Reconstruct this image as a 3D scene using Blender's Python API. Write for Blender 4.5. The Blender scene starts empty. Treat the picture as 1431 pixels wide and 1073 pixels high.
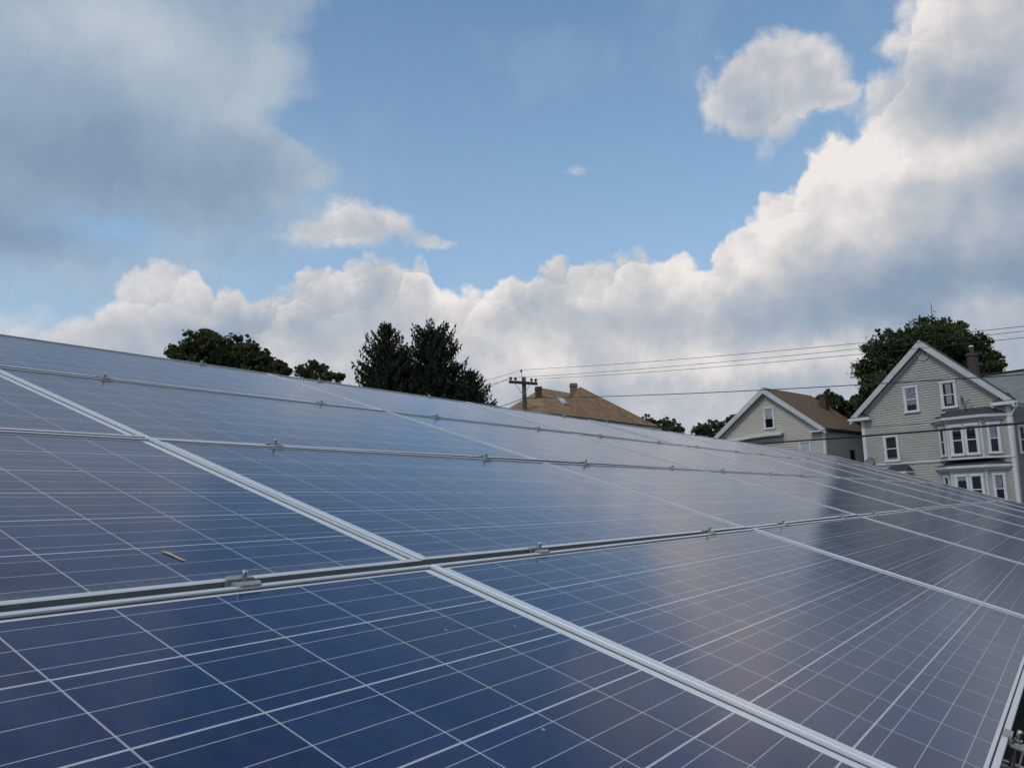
import bpy, bmesh, math, random
from mathutils import Vector, Matrix

SC = bpy.context.scene
COL = SC.collection
R = math.radians

# ------------------------------------------------------------------ camera
# world: X runs along the panel rows, Y is the level up-slope direction, Z is up
CAM = Vector((-1.31324, -1.09874, 1.64972))
CR = Vector((0.55985, -0.82795, -0.03263))      # camera right
CU = Vector((-0.10549, -0.11028, 0.98829))      # camera up
CF = Vector((0.82185, 0.54985, 0.14908))        # camera forward
cd = bpy.data.cameras.new("camera")
cd.sensor_width = 36.0
cd.lens = 29.43
cd.clip_start = 0.05
cd.clip_end = 6000
co = bpy.data.objects.new("camera", cd)
COL.objects.link(co)
co.matrix_world = Matrix(((CR.x, CU.x, -CF.x, CAM.x), (CR.y, CU.y, -CF.y, CAM.y),
                          (CR.z, CU.z, -CF.z, CAM.z), (0, 0, 0, 1)))
SC.camera = co
FPX = 1169.77


def ray(x, y):
    d = CF + CR * ((x - 715.5) / FPX) - CU * ((y - 536.5) / FPX)
    return d.normalized()


def at(x, y, dist):
    """point at a level distance from where the photographer stood"""
    d = ray(x, y)
    return CAM + d * (dist / math.hypot(d.x, d.y))


def azel(x, y):
    d = ray(x, y)
    return math.degrees(math.atan2(d.x, d.y)), math.degrees(math.asin(d.z))


# ------------------------------------------------------------------ colour management
SC.view_settings.view_transform = 'Standard'
SC.view_settings.look = 'None'
SC.view_settings.exposure = 0.0
SC.view_settings.gamma = 1.0
SC.view_settings.use_curve_mapping = False
SC.cycles.max_bounces = 6
SC.cycles.diffuse_bounces = 3
SC.cycles.glossy_bounces = 3
SC.cycles.use_denoising = True
SC.cycles.use_adaptive_sampling = True
SC.cycles.adaptive_threshold = 0.02
SC.cycles.adaptive_min_samples = 16

# ------------------------------------------------------------------ sun (veiled by cloud)
SUN_AZ, SUN_EL = 278.0, 50.0       # degrees clockwise from +Y, degrees up
sl = bpy.data.lights.new("sun", 'SUN')
sl.energy = 1.1
sl.angle = R(14)
sl.color = (1.0, 0.95, 0.88)
so = bpy.data.objects.new("sun", sl)
COL.objects.link(so)
sd = Vector((math.sin(R(SUN_AZ)) * math.cos(R(SUN_EL)), math.cos(R(SUN_AZ)) * math.cos(R(SUN_EL)), math.sin(R(SUN_EL))))
so.rotation_euler = sd.to_track_quat('Z', 'Y').to_euler()
so.location = (0, 0, 60)


# ------------------------------------------------------------------ node helper
class N:
    def __init__(s, tree):
        s.t = tree

    def new(s, kind, **kw):
        n = s.t.nodes.new(kind)
        for k, v in kw.items():
            setattr(n, k, v)
        return n

    def link(s, v, sock):
        if isinstance(v, bpy.types.NodeSocket):
            s.t.links.new(v, sock)
        elif v is not None:
            sock.default_value = v

    def m(s, op, a, b=None, c=None, clamp=False):
        n = s.new('ShaderNodeMath', operation=op, use_clamp=clamp)
        s.link(a, n.inputs[0])
        s.link(b, n.inputs[1])
        s.link(c, n.inputs[2])
        return n.outputs[0]

    def v(s, op, a, b=None, c=None):
        n = s.new('ShaderNodeVectorMath', operation=op)
        s.link(a, n.inputs[0])
        if op == 'SCALE':
            s.link(b, n.inputs['Scale'])
        else:
            s.link(b, n.inputs[1])
            if c is not None:
                s.link(c, n.inputs[2])
        return n.outputs['Value'] if op in ('DOT_PRODUCT', 'LENGTH', 'DISTANCE') else n.outputs[0]

    def mix(s, f, a, b, mode='MIX'):
        n = s.new('ShaderNodeMix', data_type='RGBA', blend_type=mode)
        s.link(f, n.inputs[0])
        s.link(a, n.inputs[6])
        s.link(b, n.inputs[7])
        return n.outputs[2]

    def ss(s, x, lo, hi):
        n = s.new('ShaderNodeMapRange', interpolation_type='SMOOTHSTEP', clamp=True)
        s.link(x, n.inputs[0])
        n.inputs[1].default_value = lo
        n.inputs[2].default_value = hi
        return n.outputs[0]

    def lin(s, x, lo, hi, a=0.0, b=1.0):
        n = s.new('ShaderNodeMapRange', interpolation_type='LINEAR', clamp=True)
        s.link(x, n.inputs[0])
        for i, q in zip((1, 2, 3, 4), (lo, hi, a, b)):
            n.inputs[i].default_value = q
        return n.outputs[0]

    def sep(s, v):
        n = s.new('ShaderNodeSeparateXYZ')
        s.link(v, n.inputs[0])
        return n.outputs

    def comb(s, x, y, z=0.0):
        n = s.new('ShaderNodeCombineXYZ')
        s.link(x, n.inputs[0])
        s.link(y, n.inputs[1])
        s.link(z, n.inputs[2])
        return n.outputs[0]

    def noise(s, v, scale, detail=4, rough=0.5, dist=0.0):
        n = s.new('ShaderNodeTexNoise')
        s.link(v, n.inputs['Vector'])
        n.inputs['Scale'].default_value = scale
        n.inputs['Detail'].default_value = detail
        n.inputs['Roughness'].default_value = rough
        n.inputs['Distortion'].default_value = dist
        return n

    def voro(s, v, scale, detail=0, smooth=0.4):
        n = s.new('ShaderNodeTexVoronoi', feature='SMOOTH_F1', normalize=True)
        s.link(v, n.inputs['Vector'])
        n.inputs['Scale'].default_value = scale
        n.inputs['Detail'].default_value = detail
        n.inputs['Roughness'].default_value = 0.55
        n.inputs['Smoothness'].default_value = smooth
        return n.outputs['Distance']


# ------------------------------------------------------------------ sky: Nishita with cumulus at set bearings and heights
def ell(px, py, rx, ry):
    a, e = azel(px, py)
    a1, _ = azel(px + rx, py)
    a0, _ = azel(px - rx, py)
    _, e1 = azel(px, py - ry)
    _, e0 = azel(px, py + ry)
    return a, e, (a1 - a0) / 2, (e1 - e0) / 2


BANK_TOP = [(-100, 438), (60, 440), (128, 432), (186, 378), (225, 366), (276, 378), (298, 408), (332, 402), (352, 436), (380, 414),
            (425, 380), (468, 382), (545, 352), (596, 360), (620, 414), (700, 396), (752, 376), (782, 360), (812, 380), (845, 364),
            (892, 353), (958, 362), (988, 380), (1006, 345), (1060, 288), (1118, 238), (1146, 198), (1238, 176), (1372, 182), (1404, 200),
            (1440, 215), (1540, 215)]
EAST_EDGE = [(1200, -160), (1236, -60), (1254, 0), (1256, 30), (1230, 62), (1236, 90), (1216, 118), (1186, 150), (1190, 175), (1180, 230)]
GREY_EDGE = [(520, -260), (490, -120), (470, -50), (456, 0), (432, 32), (420, 62), (440, 92), (436, 130), (392, 156), (385, 172), (430, 195),
             (482, 225), (488, 246), (452, 268), (410, 292), (350, 318), (250, 336), (150, 350), (100, 362), (-60, 376)]
PUFFS = [
    (1092, 92, 66, 40, 1), (1028, 140, 44, 40, 1), (1120, 128, 54, 40, .9), (1068, 186, 34, 44, .5), (1172, 136, 36, 16, .58),
    (488, 300, 30, 28, .9), (545, 310, 36, 20, .78), (430, 326, 60, 24, .5), (490, 335, 110, 18, .36), (610, 336, 30, 10, .55), (800, 240, 22, 9, .5), (912, 96, 14, 14, .36),
]
SHADE = [  # signed: lit crowns (+), shaded bellies (-)
    (1195, 220, 56, 42, .55), (1340, 215, 70, 34, .6), (1290, 15, 40, 40, .3), (1240, 320, 120, 40, .2), (1060, 325, 50, 40, .25),
    (1300, 405, 220, 48, -.85), (1130, 462, 120, 30, -.32), (1050, 515, 170, 40, .40), (1375, 428, 70, 24, .55), (1180, 500, 80, 26, .25), (1445, 262, 50, 36, -.9), (1350, 150, 90, 50, -.75), (900, 455, 110, 30, -.22),
    (710, 436, 26, 16, -.5), (350, 452, 46, 30, -.95), (262, 455, 40, 14, -.45), (960, 552, 240, 20, -.45), (790, 500, 210, 44, .34), (1230, 200, 110, 36, .25), (560, 332, 120, 16, -.25), (640, 330, 60, 90, .1),
]
GSHADE = [(160, 45, 130, 70, .75), (340, 110, 110, 70, .4), (20, 335, 120, 36, -.5), (180, 235, 150, 40, -.3)]
GHOLE = [(165, 318, 75, 26, 1.0)]


def field(k, q, blobs):
    acc = 0.0
    for (px, py, rx, ry, w) in blobs:
        a, e, sa, se = ell(px, py, rx, ry)
        d = k.v('MULTIPLY_ADD', q, (1 / sa, 1 / se, 0), (-a / sa, -e / se, 0))
        g = k.m('POWER', 0.5, k.v('DOT_PRODUCT', d, d))
        acc = k.m('MULTIPLY_ADD', g, w, acc)
    return acc


def profile(k, x, pts, lo, hi, vlo, vhi):
    """piecewise-linear function of x (degrees) held in a colour ramp"""
    n = k.new('ShaderNodeValToRGB')
    k.link(k.lin(x, lo, hi), n.inputs[0])
    r = n.color_ramp
    pts = sorted(pts)
    for i, (a, b) in enumerate(pts):
        p = min(max((a - lo) / (hi - lo), 0), 1)
        if i < 2:
            e = r.elements[i]
            e.position = p
        else:
            e = r.elements.new(p)
        c = (b - vlo) / (vhi - vlo)
        e.color = (c, c, c, 1)
    return k.m('MULTIPLY_ADD', n.outputs[0], vhi - vlo, vlo)


world = bpy.data.worlds.new("World")
SC.world = world
world.use_nodes = True
world.cycles.sampling_method = 'MANUAL'
world.cycles.sample_map_resolution = 512
wt = world.node_tree
wt.nodes.clear()
k = N(wt)
SKY_K = 0.1
sky = k.new('ShaderNodeTexSky', sky_type='NISHITA')
sky.sun_disc = False
sky.sun_elevation = R(SUN_EL)
sky.sun_rotation = R(SUN_AZ)
sky.altitude = 60
sky.air_density = 1.0
sky.dust_density = 0.6
sky.ozone_density = 1.6
dirv = k.v('NORMALIZE', k.new('ShaderNodeTexCoord').outputs['Generated'])
sx, sy, sz = k.sep(dirv)
az = k.m('MULTIPLY', k.m('ARCTAN2', sx, sy), 57.29578)
el = k.m('MULTIPLY', k.m('ARCSINE', sz), 57.29578)
q0 = k.comb(az, el, 0.0)


def noise2(v, scale, detail, rough):
    n = k.noise(v, scale, detail, rough)
    n.noise_dimensions = '2D'
    return n


n1 = noise2(q0, 0.11, 4, 0.55)
n2 = noise2(q0, 0.55, 4, 0.62)
c1 = k.v('SUBTRACT', n1.outputs['Color'], (.5, .5, .5))
c2 = k.v('SUBTRACT', n2.outputs['Color'], (.5, .5, .5))
q = k.v('MULTIPLY_ADD', c1, (4.5, 3.0, 0), q0)
q = k.v('MULTIPLY_ADD', c2, (1.6, 1.3, 0), q)
qs = k.v('MULTIPLY_ADD', c2, (0.9, 0.8, 0), q0)          # only lightly frayed


def voro2(v, cell, rnd=1.0):
    n = k.new('ShaderNodeTexVoronoi', feature='F1', voronoi_dimensions='2D')
    k.link(v, n.inputs['Vector'])
    n.inputs['Scale'].default_value = 1 / cell
    n.inputs['Randomness'].default_value = rnd
    d = n.outputs['Distance']
    w = k.v('DOT_PRODUCT', k.v('SUBTRACT', v, n.outputs['Position']), (-.55 / cell, .85 / cell, 0))
    return d, w


d1, w1 = voro2(qs, 2.3)
d2, w2 = voro2(k.v('MULTIPLY_ADD', c2, (.5, .5, 0), qs), 0.85)
bump = k.m('ADD', k.m('MULTIPLY_ADD', d1, -1.5, 0.72), k.m('MULTIPLY_ADD', d2, -0.55, 0.26))
fine = k.m('SUBTRACT', n2.outputs['Fac'], 0.5)
coarse = k.m('SUBTRACT', n1.outputs['Fac'], 0.5)
bump = k.m('MULTIPLY_ADD', fine, 0.8, bump)

qx, qy, _z = k.sep(qs)
T = profile(k, qx, [azel(*p) for p in BANK_TOP], 17.0, 94.0, 0.0, 40.0)
dB = k.m('ADD', k.m('SUBTRACT', T, qy), bump)             # degrees below the top of the bank
X = profile(k, qy, [azel(*p)[::-1] for p in EAST_EDGE], 18.0, 40.0, 0.0, 100.0)
dE = k.m('ADD', k.m('SUBTRACT', qx, X), k.m('MULTIPLY', bump, 1.2))
dE = k.m('MULTIPLY', dE, k.ss(az, 140, 110))
qp = k.v('MULTIPLY_ADD', c2, (1.5, 1.3, 0), k.v('MULTIPLY_ADD', c1, (1.6, 1.2, 0), q0))
fP = field(k, qp, PUFFS)
dP = k.m('MULTIPLY_ADD', bump, 0.20, k.m('SUBTRACT', fP, 0.5))
aB = k.ss(k.m('DIVIDE', dB, k.lin(az, 24.0, 31.0, 4.5, 1.0)), -0.12, 0.6)
aE = k.ss(dE, -0.4, 1.9)
aP = k.m('MULTIPLY', k.ss(dP, -0.17, 0.42), 0.95)
# broken cloud over the rest of the sky, behind and overhead
az_c, _e = azel(715, 300)
off = k.v('DOT_PRODUCT', dirv, (math.sin(R(az_c)) * math.cos(R(14)), math.cos(R(az_c)) * math.cos(R(14)), math.sin(R(14))))
n3 = k.noise(dirv, 2.4, 4, 0.58)
aR = k.m('MULTIPLY', k.ss(off, 0.70, 0.5), k.ss(n3.outputs['Fac'], 0.44, 0.60))
aC = k.m('MAXIMUM', k.m('MAXIMUM', aB, aE), k.m('MAXIMUM', aP, aR))
depth = k.m('MINIMUM', k.m('MULTIPLY', k.m('MAXIMUM', dB, k.m('MULTIPLY', dE, 0.6)), 1.0), 9.0)
depth = k.m('MAXIMUM', depth, k.m('MULTIPLY', dP, 5.0))
depth = k.m('MAXIMUM', depth, 0.0)
relief = k.m('MULTIPLY_ADD', w1, 0.16, k.m('MULTIPLY', w2, 0.09))
relief = k.m('MULTIPLY', relief, k.lin(depth, 0.0, 3.6, 1.0, 0.0))
shd = field(k, q, SHADE)
lit = k.lin(depth, 0.0, 4.5, 0.84, 0.57)
lit = k.m('ADD', lit, relief)
lit = k.m('MULTIPLY_ADD', shd, 0.55, lit)
n4 = noise2(q0, 0.24, 3, 0.5)
lit = k.m('MULTIPLY_ADD', k.m('SUBTRACT', n4.outputs['Fac'], 0.5), 0.55, lit)
lit = k.m('MULTIPLY_ADD', coarse, 0.7, lit)
lit = k.m('SUBTRACT', lit, k.m('MULTIPLY', k.ss(off, 0.35, -0.25), 0.42))       # unseen cloud behind the camera, greyed to dim the light on the frame gaps
lit = k.m('MULTIPLY_ADD', fine, 0.34, lit, clamp=True)
ramp = k.new('ShaderNodeValToRGB')
k.link(lit, ramp.inputs[0])
cr = ramp.color_ramp
cr.elements[0].position = 0.0
cr.elements[0].color = (.25, .335, .45, 1)
cr.elements[1].position = 1.0
cr.elements[1].color = (.86, .81, .79, 1)
for p_, c_ in ((0.35, (.37, .435, .52, 1)), (0.62, (.52, .545, .59, 1)), (0.8, (.68, .66, .665, 1))):
    e_ = cr.elements.new(p_)
    e_.color = c_
colC = ramp.outputs[0]
# the big soft grey cloud on the left
gx, gy, _z = k.sep(k.v('MULTIPLY_ADD', c1, (2.0, 2.0, 0), qs))
XG = profile(k, gy, [azel(*p)[::-1] for p in GREY_EDGE], 10.0, 46.0, 0.0, 100.0)
dG = k.m('ADD', k.m('SUBTRACT', XG, gx), k.m('MULTIPLY', bump, 0.9))
aG = k.ss(dG, -0.4, 2.2)
aG = k.m('MULTIPLY', aG, k.ss(gy, 13.0, 18.0))
aG = k.m('MAXIMUM', aG, field(k, q, [(110, 375, 210, 60, .5), (20, 345, 110, 26, .5), (415, 298, 80, 42, .62), (250, 332, 150, 26, .4)]))
aG = k.m('MULTIPLY', aG, k.ss(az, -60, -20))
aG = k.m('MULTIPLY', aG, k.m('SUBTRACT', 0.93, field(k, q, GHOLE)), clamp=True)
gsh = field(k, q, GSHADE)
gl = k.m('MULTIPLY_ADD', gsh, 0.55, k.lin(dG, 0.0, 6.0, 0.54, 0.34))
gl = k.m('MULTIPLY_ADD', coarse, 0.62, gl)
gl = k.m('MULTIPLY_ADD', fine, 0.16, gl)
gl = k.m('MULTIPLY_ADD', k.m('MULTIPLY', w1, k.lin(dG, 0.0, 8.0, 1.0, 0.0)), 0.10, gl, clamp=True)
gr = k.new('ShaderNodeValToRGB')
k.link(gl, gr.inputs[0])
gr.color_ramp.elements[0].color = (.20, .28, .40, 1)
gr.color_ramp.elements[1].color = (.56, .63, .68, 1)
e_ = gr.color_ramp.elements.new(0.45)
e_.color = (.32, .41, .52, 1)
inv = 1.0 / SKY_K
hs = k.new('ShaderNodeHueSaturation')
hs.inputs['Hue'].default_value = 0.492
hs.inputs['Saturation'].default_value = 1.06
hs.inputs['Value'].default_value = 1.62
k.link(sky.outputs[0], hs.inputs['Color'])
# thin high haze: paler and greyer towards the horizon, streaked
veil = k.m('MULTIPLY_ADD', k.m('MAXIMUM', coarse, 0.0), 0.9, k.lin(el, 34.0, 10.0, 0.05, 0.46))
skyc = k.mix(veil, hs.outputs[0], (.36 / SKY_K, .485 / SKY_K, .62 / SKY_K, 1))
m1 = k.mix(aC, skyc, k.v('SCALE', colC, inv))
m2 = k.mix(aG, m1, k.v('SCALE', gr.outputs[0], inv))
bg = k.new('ShaderNodeBackground')
k.link(m2, bg.inputs[0])
bg.inputs[1].default_value = SKY_K
wo = k.new('ShaderNodeOutputWorld')
wt.links.new(bg.outputs[0], wo.inputs[0])

# ------------------------------------------------------------------ materials
def mat(name, col, rough=0.6, metal=0.0, spec=0.5, var=0.0, vscale=3.0, bump=0.0, bscale=30.0):
    m_ = bpy.data.materials.new(name)
    m_.use_nodes = True
    t = m_.node_tree
    b = t.nodes['Principled BSDF']
    k = N(t)
    b.inputs['Roughness'].default_value = rough
    b.inputs['Metallic'].default_value = metal
    b.inputs['Specular IOR Level'].default_value = spec
    c = tuple(col) + (1,)
    o = k.new('ShaderNodeTexCoord').outputs['Object']
    if var:
        n = k.noise(o, vscale, 5, 0.6)
        f = k.lin(n.outputs['Fac'], 0.3, 0.7)
        lo = tuple(x * (1 - var) for x in col) + (1,)
        hi = tuple(min(1, x * (1 + var)) for x in col) + (1,)
        k.link(k.mix(f, lo, hi), b.inputs['Base Color'])
    else:
        b.inputs['Base Color'].default_value = c
    if bump:
        n = k.noise(o, bscale, 4, 0.6)
        bn = k.new('ShaderNodeBump')
        bn.inputs['Strength'].default_value = bump
        bn.inputs['Distance'].default_value = 0.02
        k.link(n.outputs['Fac'], bn.inputs['Height'])
        k.link(bn.outputs[0], b.inputs['Normal'])
    return m_


def shingles(name, col, course=0.14, tab=0.3, var=0.25):
    """asphalt shingle roof: courses and tabs in the slope's own (generated-by-UV) coordinates"""
    m_ = mat(name, col, 0.9, spec=0.25)
    t = m_.node_tree
    b = t.nodes['Principled BSDF']
    k = N(t)
    uv = k.new('ShaderNodeUVMap').outputs[0]
    u, v, _ = k.sep(uv)
    row = k.m('FLOOR', k.m('DIVIDE', v, course))
    fv = k.m('FRACT', k.m('DIVIDE', v, course))
    uo = k.m('ADD', k.m('DIVIDE', u, tab), k.m('MULTIPLY', row, 0.5))
    cell = k.comb(k.m('FLOOR', uo), row, 0)
    wn = k.new('ShaderNodeTexWhiteNoise', noise_dimensions='2D')
    k.link(cell, wn.inputs['Vector'])
    big = k.noise(uv, 0.7, 4, 0.6).outputs['Fac']
    sm = k.noise(uv, 40, 2, 0.6).outputs['Fac']
    f = k.m('ADD', k.m('MULTIPLY', wn.outputs['Value'], 0.45), k.m('ADD', k.m('MULTIPLY', big, 0.55), k.m('MULTIPLY', sm, 0.25)))
    lo = tuple(x * (1 - var) for x in col) + (1,)
    hi = tuple(x * (1 + var) for x in col) + (1,)
    k.link(k.mix(k.lin(f, 0.2, 1.0), lo, hi), b.inputs['Base Color'])
    bn = k.new('ShaderNodeBump')
    bn.inputs['Strength'].default_value = 0.6
    bn.inputs['Distance'].default_value = 0.02
    k.link(k.m('SUBTRACT', 1.0, fv), bn.inputs['Height'])
    k.link(bn.outputs[0], b.inputs['Normal'])
    return m_


def brick(name, c1, c2, mortar):
    m_ = mat(name, c1, 0.9, spec=0.2)
    t = m_.node_tree
    b = t.nodes['Principled BSDF']
    k = N(t)
    o = k.new('ShaderNodeTexCoord').outputs['Object']
    x, y, z = k.sep(o)
    vv = k.comb(k.m('ADD', x, y), z, 0)
    n = k.new('ShaderNodeTexBrick')
    k.link(vv, n.inputs['Vector'])
    n.inputs['Color1'].default_value = c1 + (1,)
    n.inputs['Color2'].default_value = c2 + (1,)
    n.inputs['Mortar'].default_value = mortar + (1,)
    n.inputs['Scale'].default_value = 1.0
    n.inputs['Brick Width'].default_value = 0.22
    n.inputs['Row Height'].default_value = 0.075
    n.inputs['Mortar Size'].default_value = 0.010
    ns = k.noise(o, 9, 4, 0.6).outputs['Fac']
    k.link(k.mix(k.lin(ns, 0.35, 0.75, 0, 0.5), n.outputs['Color'], tuple(x * 0.45 for x in c1) + (1,)), b.inputs['Base Color'])
    return m_


def leaf_mat(name, c1, c2):
    m_ = mat(name, c1, 0.7, spec=0.25)
    t = m_.node_tree
    b = t.nodes['Principled BSDF']
    k = N(t)
    g = k.new('ShaderNodeNewGeometry')
    o = k.new('ShaderNodeTexCoord').outputs['Object']
    n = k.noise(o, 0.8, 3, 0.6).outputs['Fac']
    f = k.m('ADD', k.m('MULTIPLY', g.outputs['Random Per Island'], 0.6), k.m('MULTIPLY', n, 0.5))
    k.link(k.mix(k.lin(f, 0.2, 0.9), c1 + (1,), c2 + (1,)), b.inputs['Base Color'])
    tr = k.new('ShaderNodeBsdfTranslucent')
    tr.inputs[0].default_value = tuple(x * 1.2 for x in c2) + (1,)
    mx = k.new('ShaderNodeMixShader')
    mx.inputs[0].default_value = 0.18
    out = t.nodes['Material Output']
    t.links.new(b.outputs[0], mx.inputs[1])
    t.links.new(tr.outputs[0], mx.inputs[2])
    t.links.new(mx.outputs[0], out.inputs[0])
    return m_


# panel face: cells, gaps and busbars under glass, laid out in the panel's own coordinates
PL, PW, PH = 1.9715, 0.988, 0.046          # panel length (along the row), width (up the slope), frame height
CELL = 0.1585
CNX, CNY = 12, 6
MX, MY = (PL - CNX * CELL) / 2, (PW - CNY * CELL) / 2


def panel_glass():
    m_ = bpy.data.materials.new("solar_cells_under_glass")
    m_.use_nodes = True
    t = m_.node_tree
    b = t.nodes['Principled BSDF']
    k = N(t)
    o = k.new('ShaderNodeTexCoord').outputs['Object']
    rnd = k.new('ShaderNodeObjectInfo').outputs['Random']
    x, y, z = k.sep(o)
    cx = k.m('DIVIDE', k.m('SUBTRACT', x, MX), CELL)
    cy = k.m('DIVIDE', k.m('SUBTRACT', y, MY), CELL)
    inx = k.m('MULTIPLY', k.m('GREATER_THAN', cx, 0.008), k.m('LESS_THAN', cx, CNX - 0.008))
    iny = k.m('MULTIPLY', k.m('GREATER_THAN', cy, 0.008), k.m('LESS_THAN', cy, CNY - 0.008))
    inside = k.m('MULTIPLY', inx, iny)
    fx = k.m('ABSOLUTE', k.m('SUBTRACT', k.m('FRACT', cx), 0.5))
    fy = k.m('FRACT', cy)
    fya = k.m('ABSOLUTE', k.m('SUBTRACT', fy, 0.5))
    gapx = k.m('GREATER_THAN', fx, 0.5 - 0.0085)
    gapy = k.m('GREATER_THAN', fya, 0.5 - 0.0105)
    # busbars at 1/6, 1/2, 5/6 of each cell, running along the row
    fb = k.m('ABSOLUTE', k.m('SUBTRACT', k.m('FRACT', k.m('MULTIPLY', cy, 3.0)), 0.5))
    bus = k.m('LESS_THAN', fb, 0.5 * 3 * 0.0105)
    # crystals and cell-to-cell tone
    cellid = k.comb(k.m('FLOOR', cx), k.m('FLOOR', cy), k.m('MULTIPLY', rnd, 31.0))
    wn = k.new('ShaderNodeTexWhiteNoise', noise_dimensions='3D')
    k.link(cellid, wn.inputs['Vector'])
    vo = k.new('ShaderNodeTexVoronoi', feature='F1', voronoi_dimensions='2D')
    k.link(k.v('ADD', o, k.comb(k.m('MULTIPLY', rnd, 17.0), 0, 0)), vo.inputs['Vector'])
    vo.inputs['Scale'].default_value = 70.0
    cv = k.sep(vo.outputs['Color'])[0]
    f = k.m('ADD', k.m('MULTIPLY', wn.outputs['Value'], 0.5), k.m('MULTIPLY', cv, 0.6))
    f = k.m('ADD', f, k.m('MULTIPLY_ADD', rnd, 0.25, -0.12))
    col = k.mix(f, (.0022, .0098, .045, 1), (.0052, .0230, .094, 1))
    col = k.mix(k.m('MULTIPLY', bus, 0.75), col, (.40, .42, .45, 1))
    g = k.m('MAXIMUM', k.m('MULTIPLY', gapx, 0.62), k.m('MULTIPLY', gapy, 0.8))
    col = k.mix(g, col, (.55, .57, .60, 1))
    col = k.mix(inside, (.62, .65, .66, 1), col)
    # dust: a thin film, thicker along the lower edge where rain leaves it
    dn = k.noise(o, 5.0, 5, 0.65).outputs['Fac']
    dn2 = k.noise(k.v('MULTIPLY', o, (60, 3, 1)), 1.0, 3, 0.5).outputs['Fac']
    edge = k.ss(y, 0.075, 0.012)
    dn3 = k.noise(k.v('MULTIPLY', k.v('ADD', o, k.comb(k.m('MULTIPLY', rnd, 7.0), 0, 0)), (22, 1.4, 1)), 1.0, 4, 0.6).outputs['Fac']
    dust = k.m('ADD', k.m('ADD', k.m('MULTIPLY', k.lin(dn, 0.35, 0.8), 0.034), k.m('MULTIPLY', k.lin(dn3, 0.45, 0.85), 0.045)), k.m('MULTIPLY', edge, k.m('MULTIPLY', k.lin(dn2, 0.2, 0.8), 0.25)))
    col = k.mix(dust, col, (.36, .35, .32, 1))
    # stray specks: dried drips and grit
    sp = k.new('ShaderNodeTexVoronoi', feature='F1', voronoi_dimensions='2D')
    k.link(k.v('ADD', o, k.comb(k.m('MULTIPLY', rnd, 9.0), k.m('MULTIPLY', rnd, 5.0), 0)), sp.inputs['Vector'])
    sp.inputs['Scale'].default_value = 7.0
    sc = k.sep(sp.outputs['Color'])
    spot = k.m('MULTIPLY', k.m('LESS_THAN', sp.outputs['Distance'], k.m('MULTIPLY', sc[1], 0.022)), k.m('GREATER_THAN', sc[0], 0.78))
    col = k.mix(k.m('MULTIPLY', spot, 0.8), col, (.34, .33, .30, 1))
    k.link(col, b.inputs['Base Color'])
    rg = k.m('ADD', 0.145, k.m('ADD', k.m('MULTIPLY', k.lin(dn, 0.3, 0.8), 0.05), k.m('MULTIPLY', edge, 0.06)))
    k.link(rg, b.inputs['Roughness'])
    b.inputs['IOR'].default_value = 1.47
    b.inputs['Specular IOR Level'].default_value = 0.5
    return m_


M = {}
M['glass'] = panel_glass()
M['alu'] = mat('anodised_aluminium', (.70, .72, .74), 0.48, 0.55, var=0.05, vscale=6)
M['alu_side'] = mat('gap_shaded_frame_side', (.27, .285, .275), 0.5, 0.5, var=0.2, vscale=12)  # outer frame walls: shade of the row gaps put into the colour
M['clamp'] = mat('dull_cast_clamp', (.37, .38, .37), 0.55, 0.6, var=0.12, vscale=40)
M['alu_dark'] = mat('galvanised_steel_rail', (.42, .43, .43), 0.5, 0.8, var=0.12, vscale=9)
M['rubber'] = mat('black_edge_seal', (.018, .018, .018), 0.7)
M['steel'] = mat('stainless_bolt', (.55, .54, .50), 0.32, 1.0)
M['post'] = mat('galvanised_post', (.38, .39, .40), 0.55, 0.7, var=0.2, vscale=5)
M['twig'] = mat('dry_brown_husk', (.50, .37, .27), 0.8, var=0.35, vscale=60)
M['white'] = mat('white_painted_trim', (.66, .67, .68), 0.55, var=0.07, vscale=2.0)
M['offwhite'] = mat('aged_white_trim', (.55, .56, .56), 0.6, var=0.12, vscale=2.0)
M['sage'] = mat('grey_green_vinyl_siding', (.385, .385, .345), 0.6, var=0.10, vscale=0.9)
M['cream'] = mat('cream_vinyl_siding', (.50, .47, .395), 0.62, var=0.07, vscale=1.0)
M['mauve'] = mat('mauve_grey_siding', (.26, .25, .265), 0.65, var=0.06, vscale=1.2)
M['tanwall'] = mat('tan_stucco_wall', (.40, .36, .30), 0.8, var=0.08, vscale=1.5)
M['roof_dark'] = shingles('charcoal_shingles', (.055, .055, .06))
M['roof_brown'] = shingles('brown_shingles', (.14, .094, .056))
M['roof_tan'] = shingles('tan_shingles', (.235, .155, .085), 0.18, 0.5, 0.45)
M['roof_green'] = shingles('grey_green_shingles', (.19, .212, .205))
M['brick'] = brick('red_brick', (.088, .050, .041), (.062, .038, .033), (.15, .13, .115))
M['brick_tan'] = brick('weathered_brick', (.24, .155, .105), (.17, .11, .08), (.24, .21, .18))
M['pane'] = mat('window_pane', (.010, .010, .014), 0.05, spec=0.42)
M['pane_blind'] = mat('pane_with_blind', (.40, .45, .46), 0.25, spec=0.6)
M['curtain'] = mat('pale_curtain', (.34, .35, .42), 0.8, var=0.3, vscale=8)
M['lace'] = mat('lace_curtain', (.40, .40, .42), 0.9, var=0.4, vscale=14)
M['wood'] = mat('weathered_pole_wood', (.066, .055, .045), 0.9, var=0.3, vscale=6, bump=0.3)
M['wood_dark'] = mat('dark_crossarm_wood', (.032, .028, .025), 0.9, var=0.3, vscale=6)
M['ceramic'] = mat('dark_insulator', (.03, .022, .018), 0.25)
M['wire'] = mat('black_wire', (.02, .02, .021), 0.6)
M['dish'] = mat('grey_dish', (.22, .22, .235), 0.5)
M['dark'] = mat('dark_pipe', (.025, .026, .03), 0.6)
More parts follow.
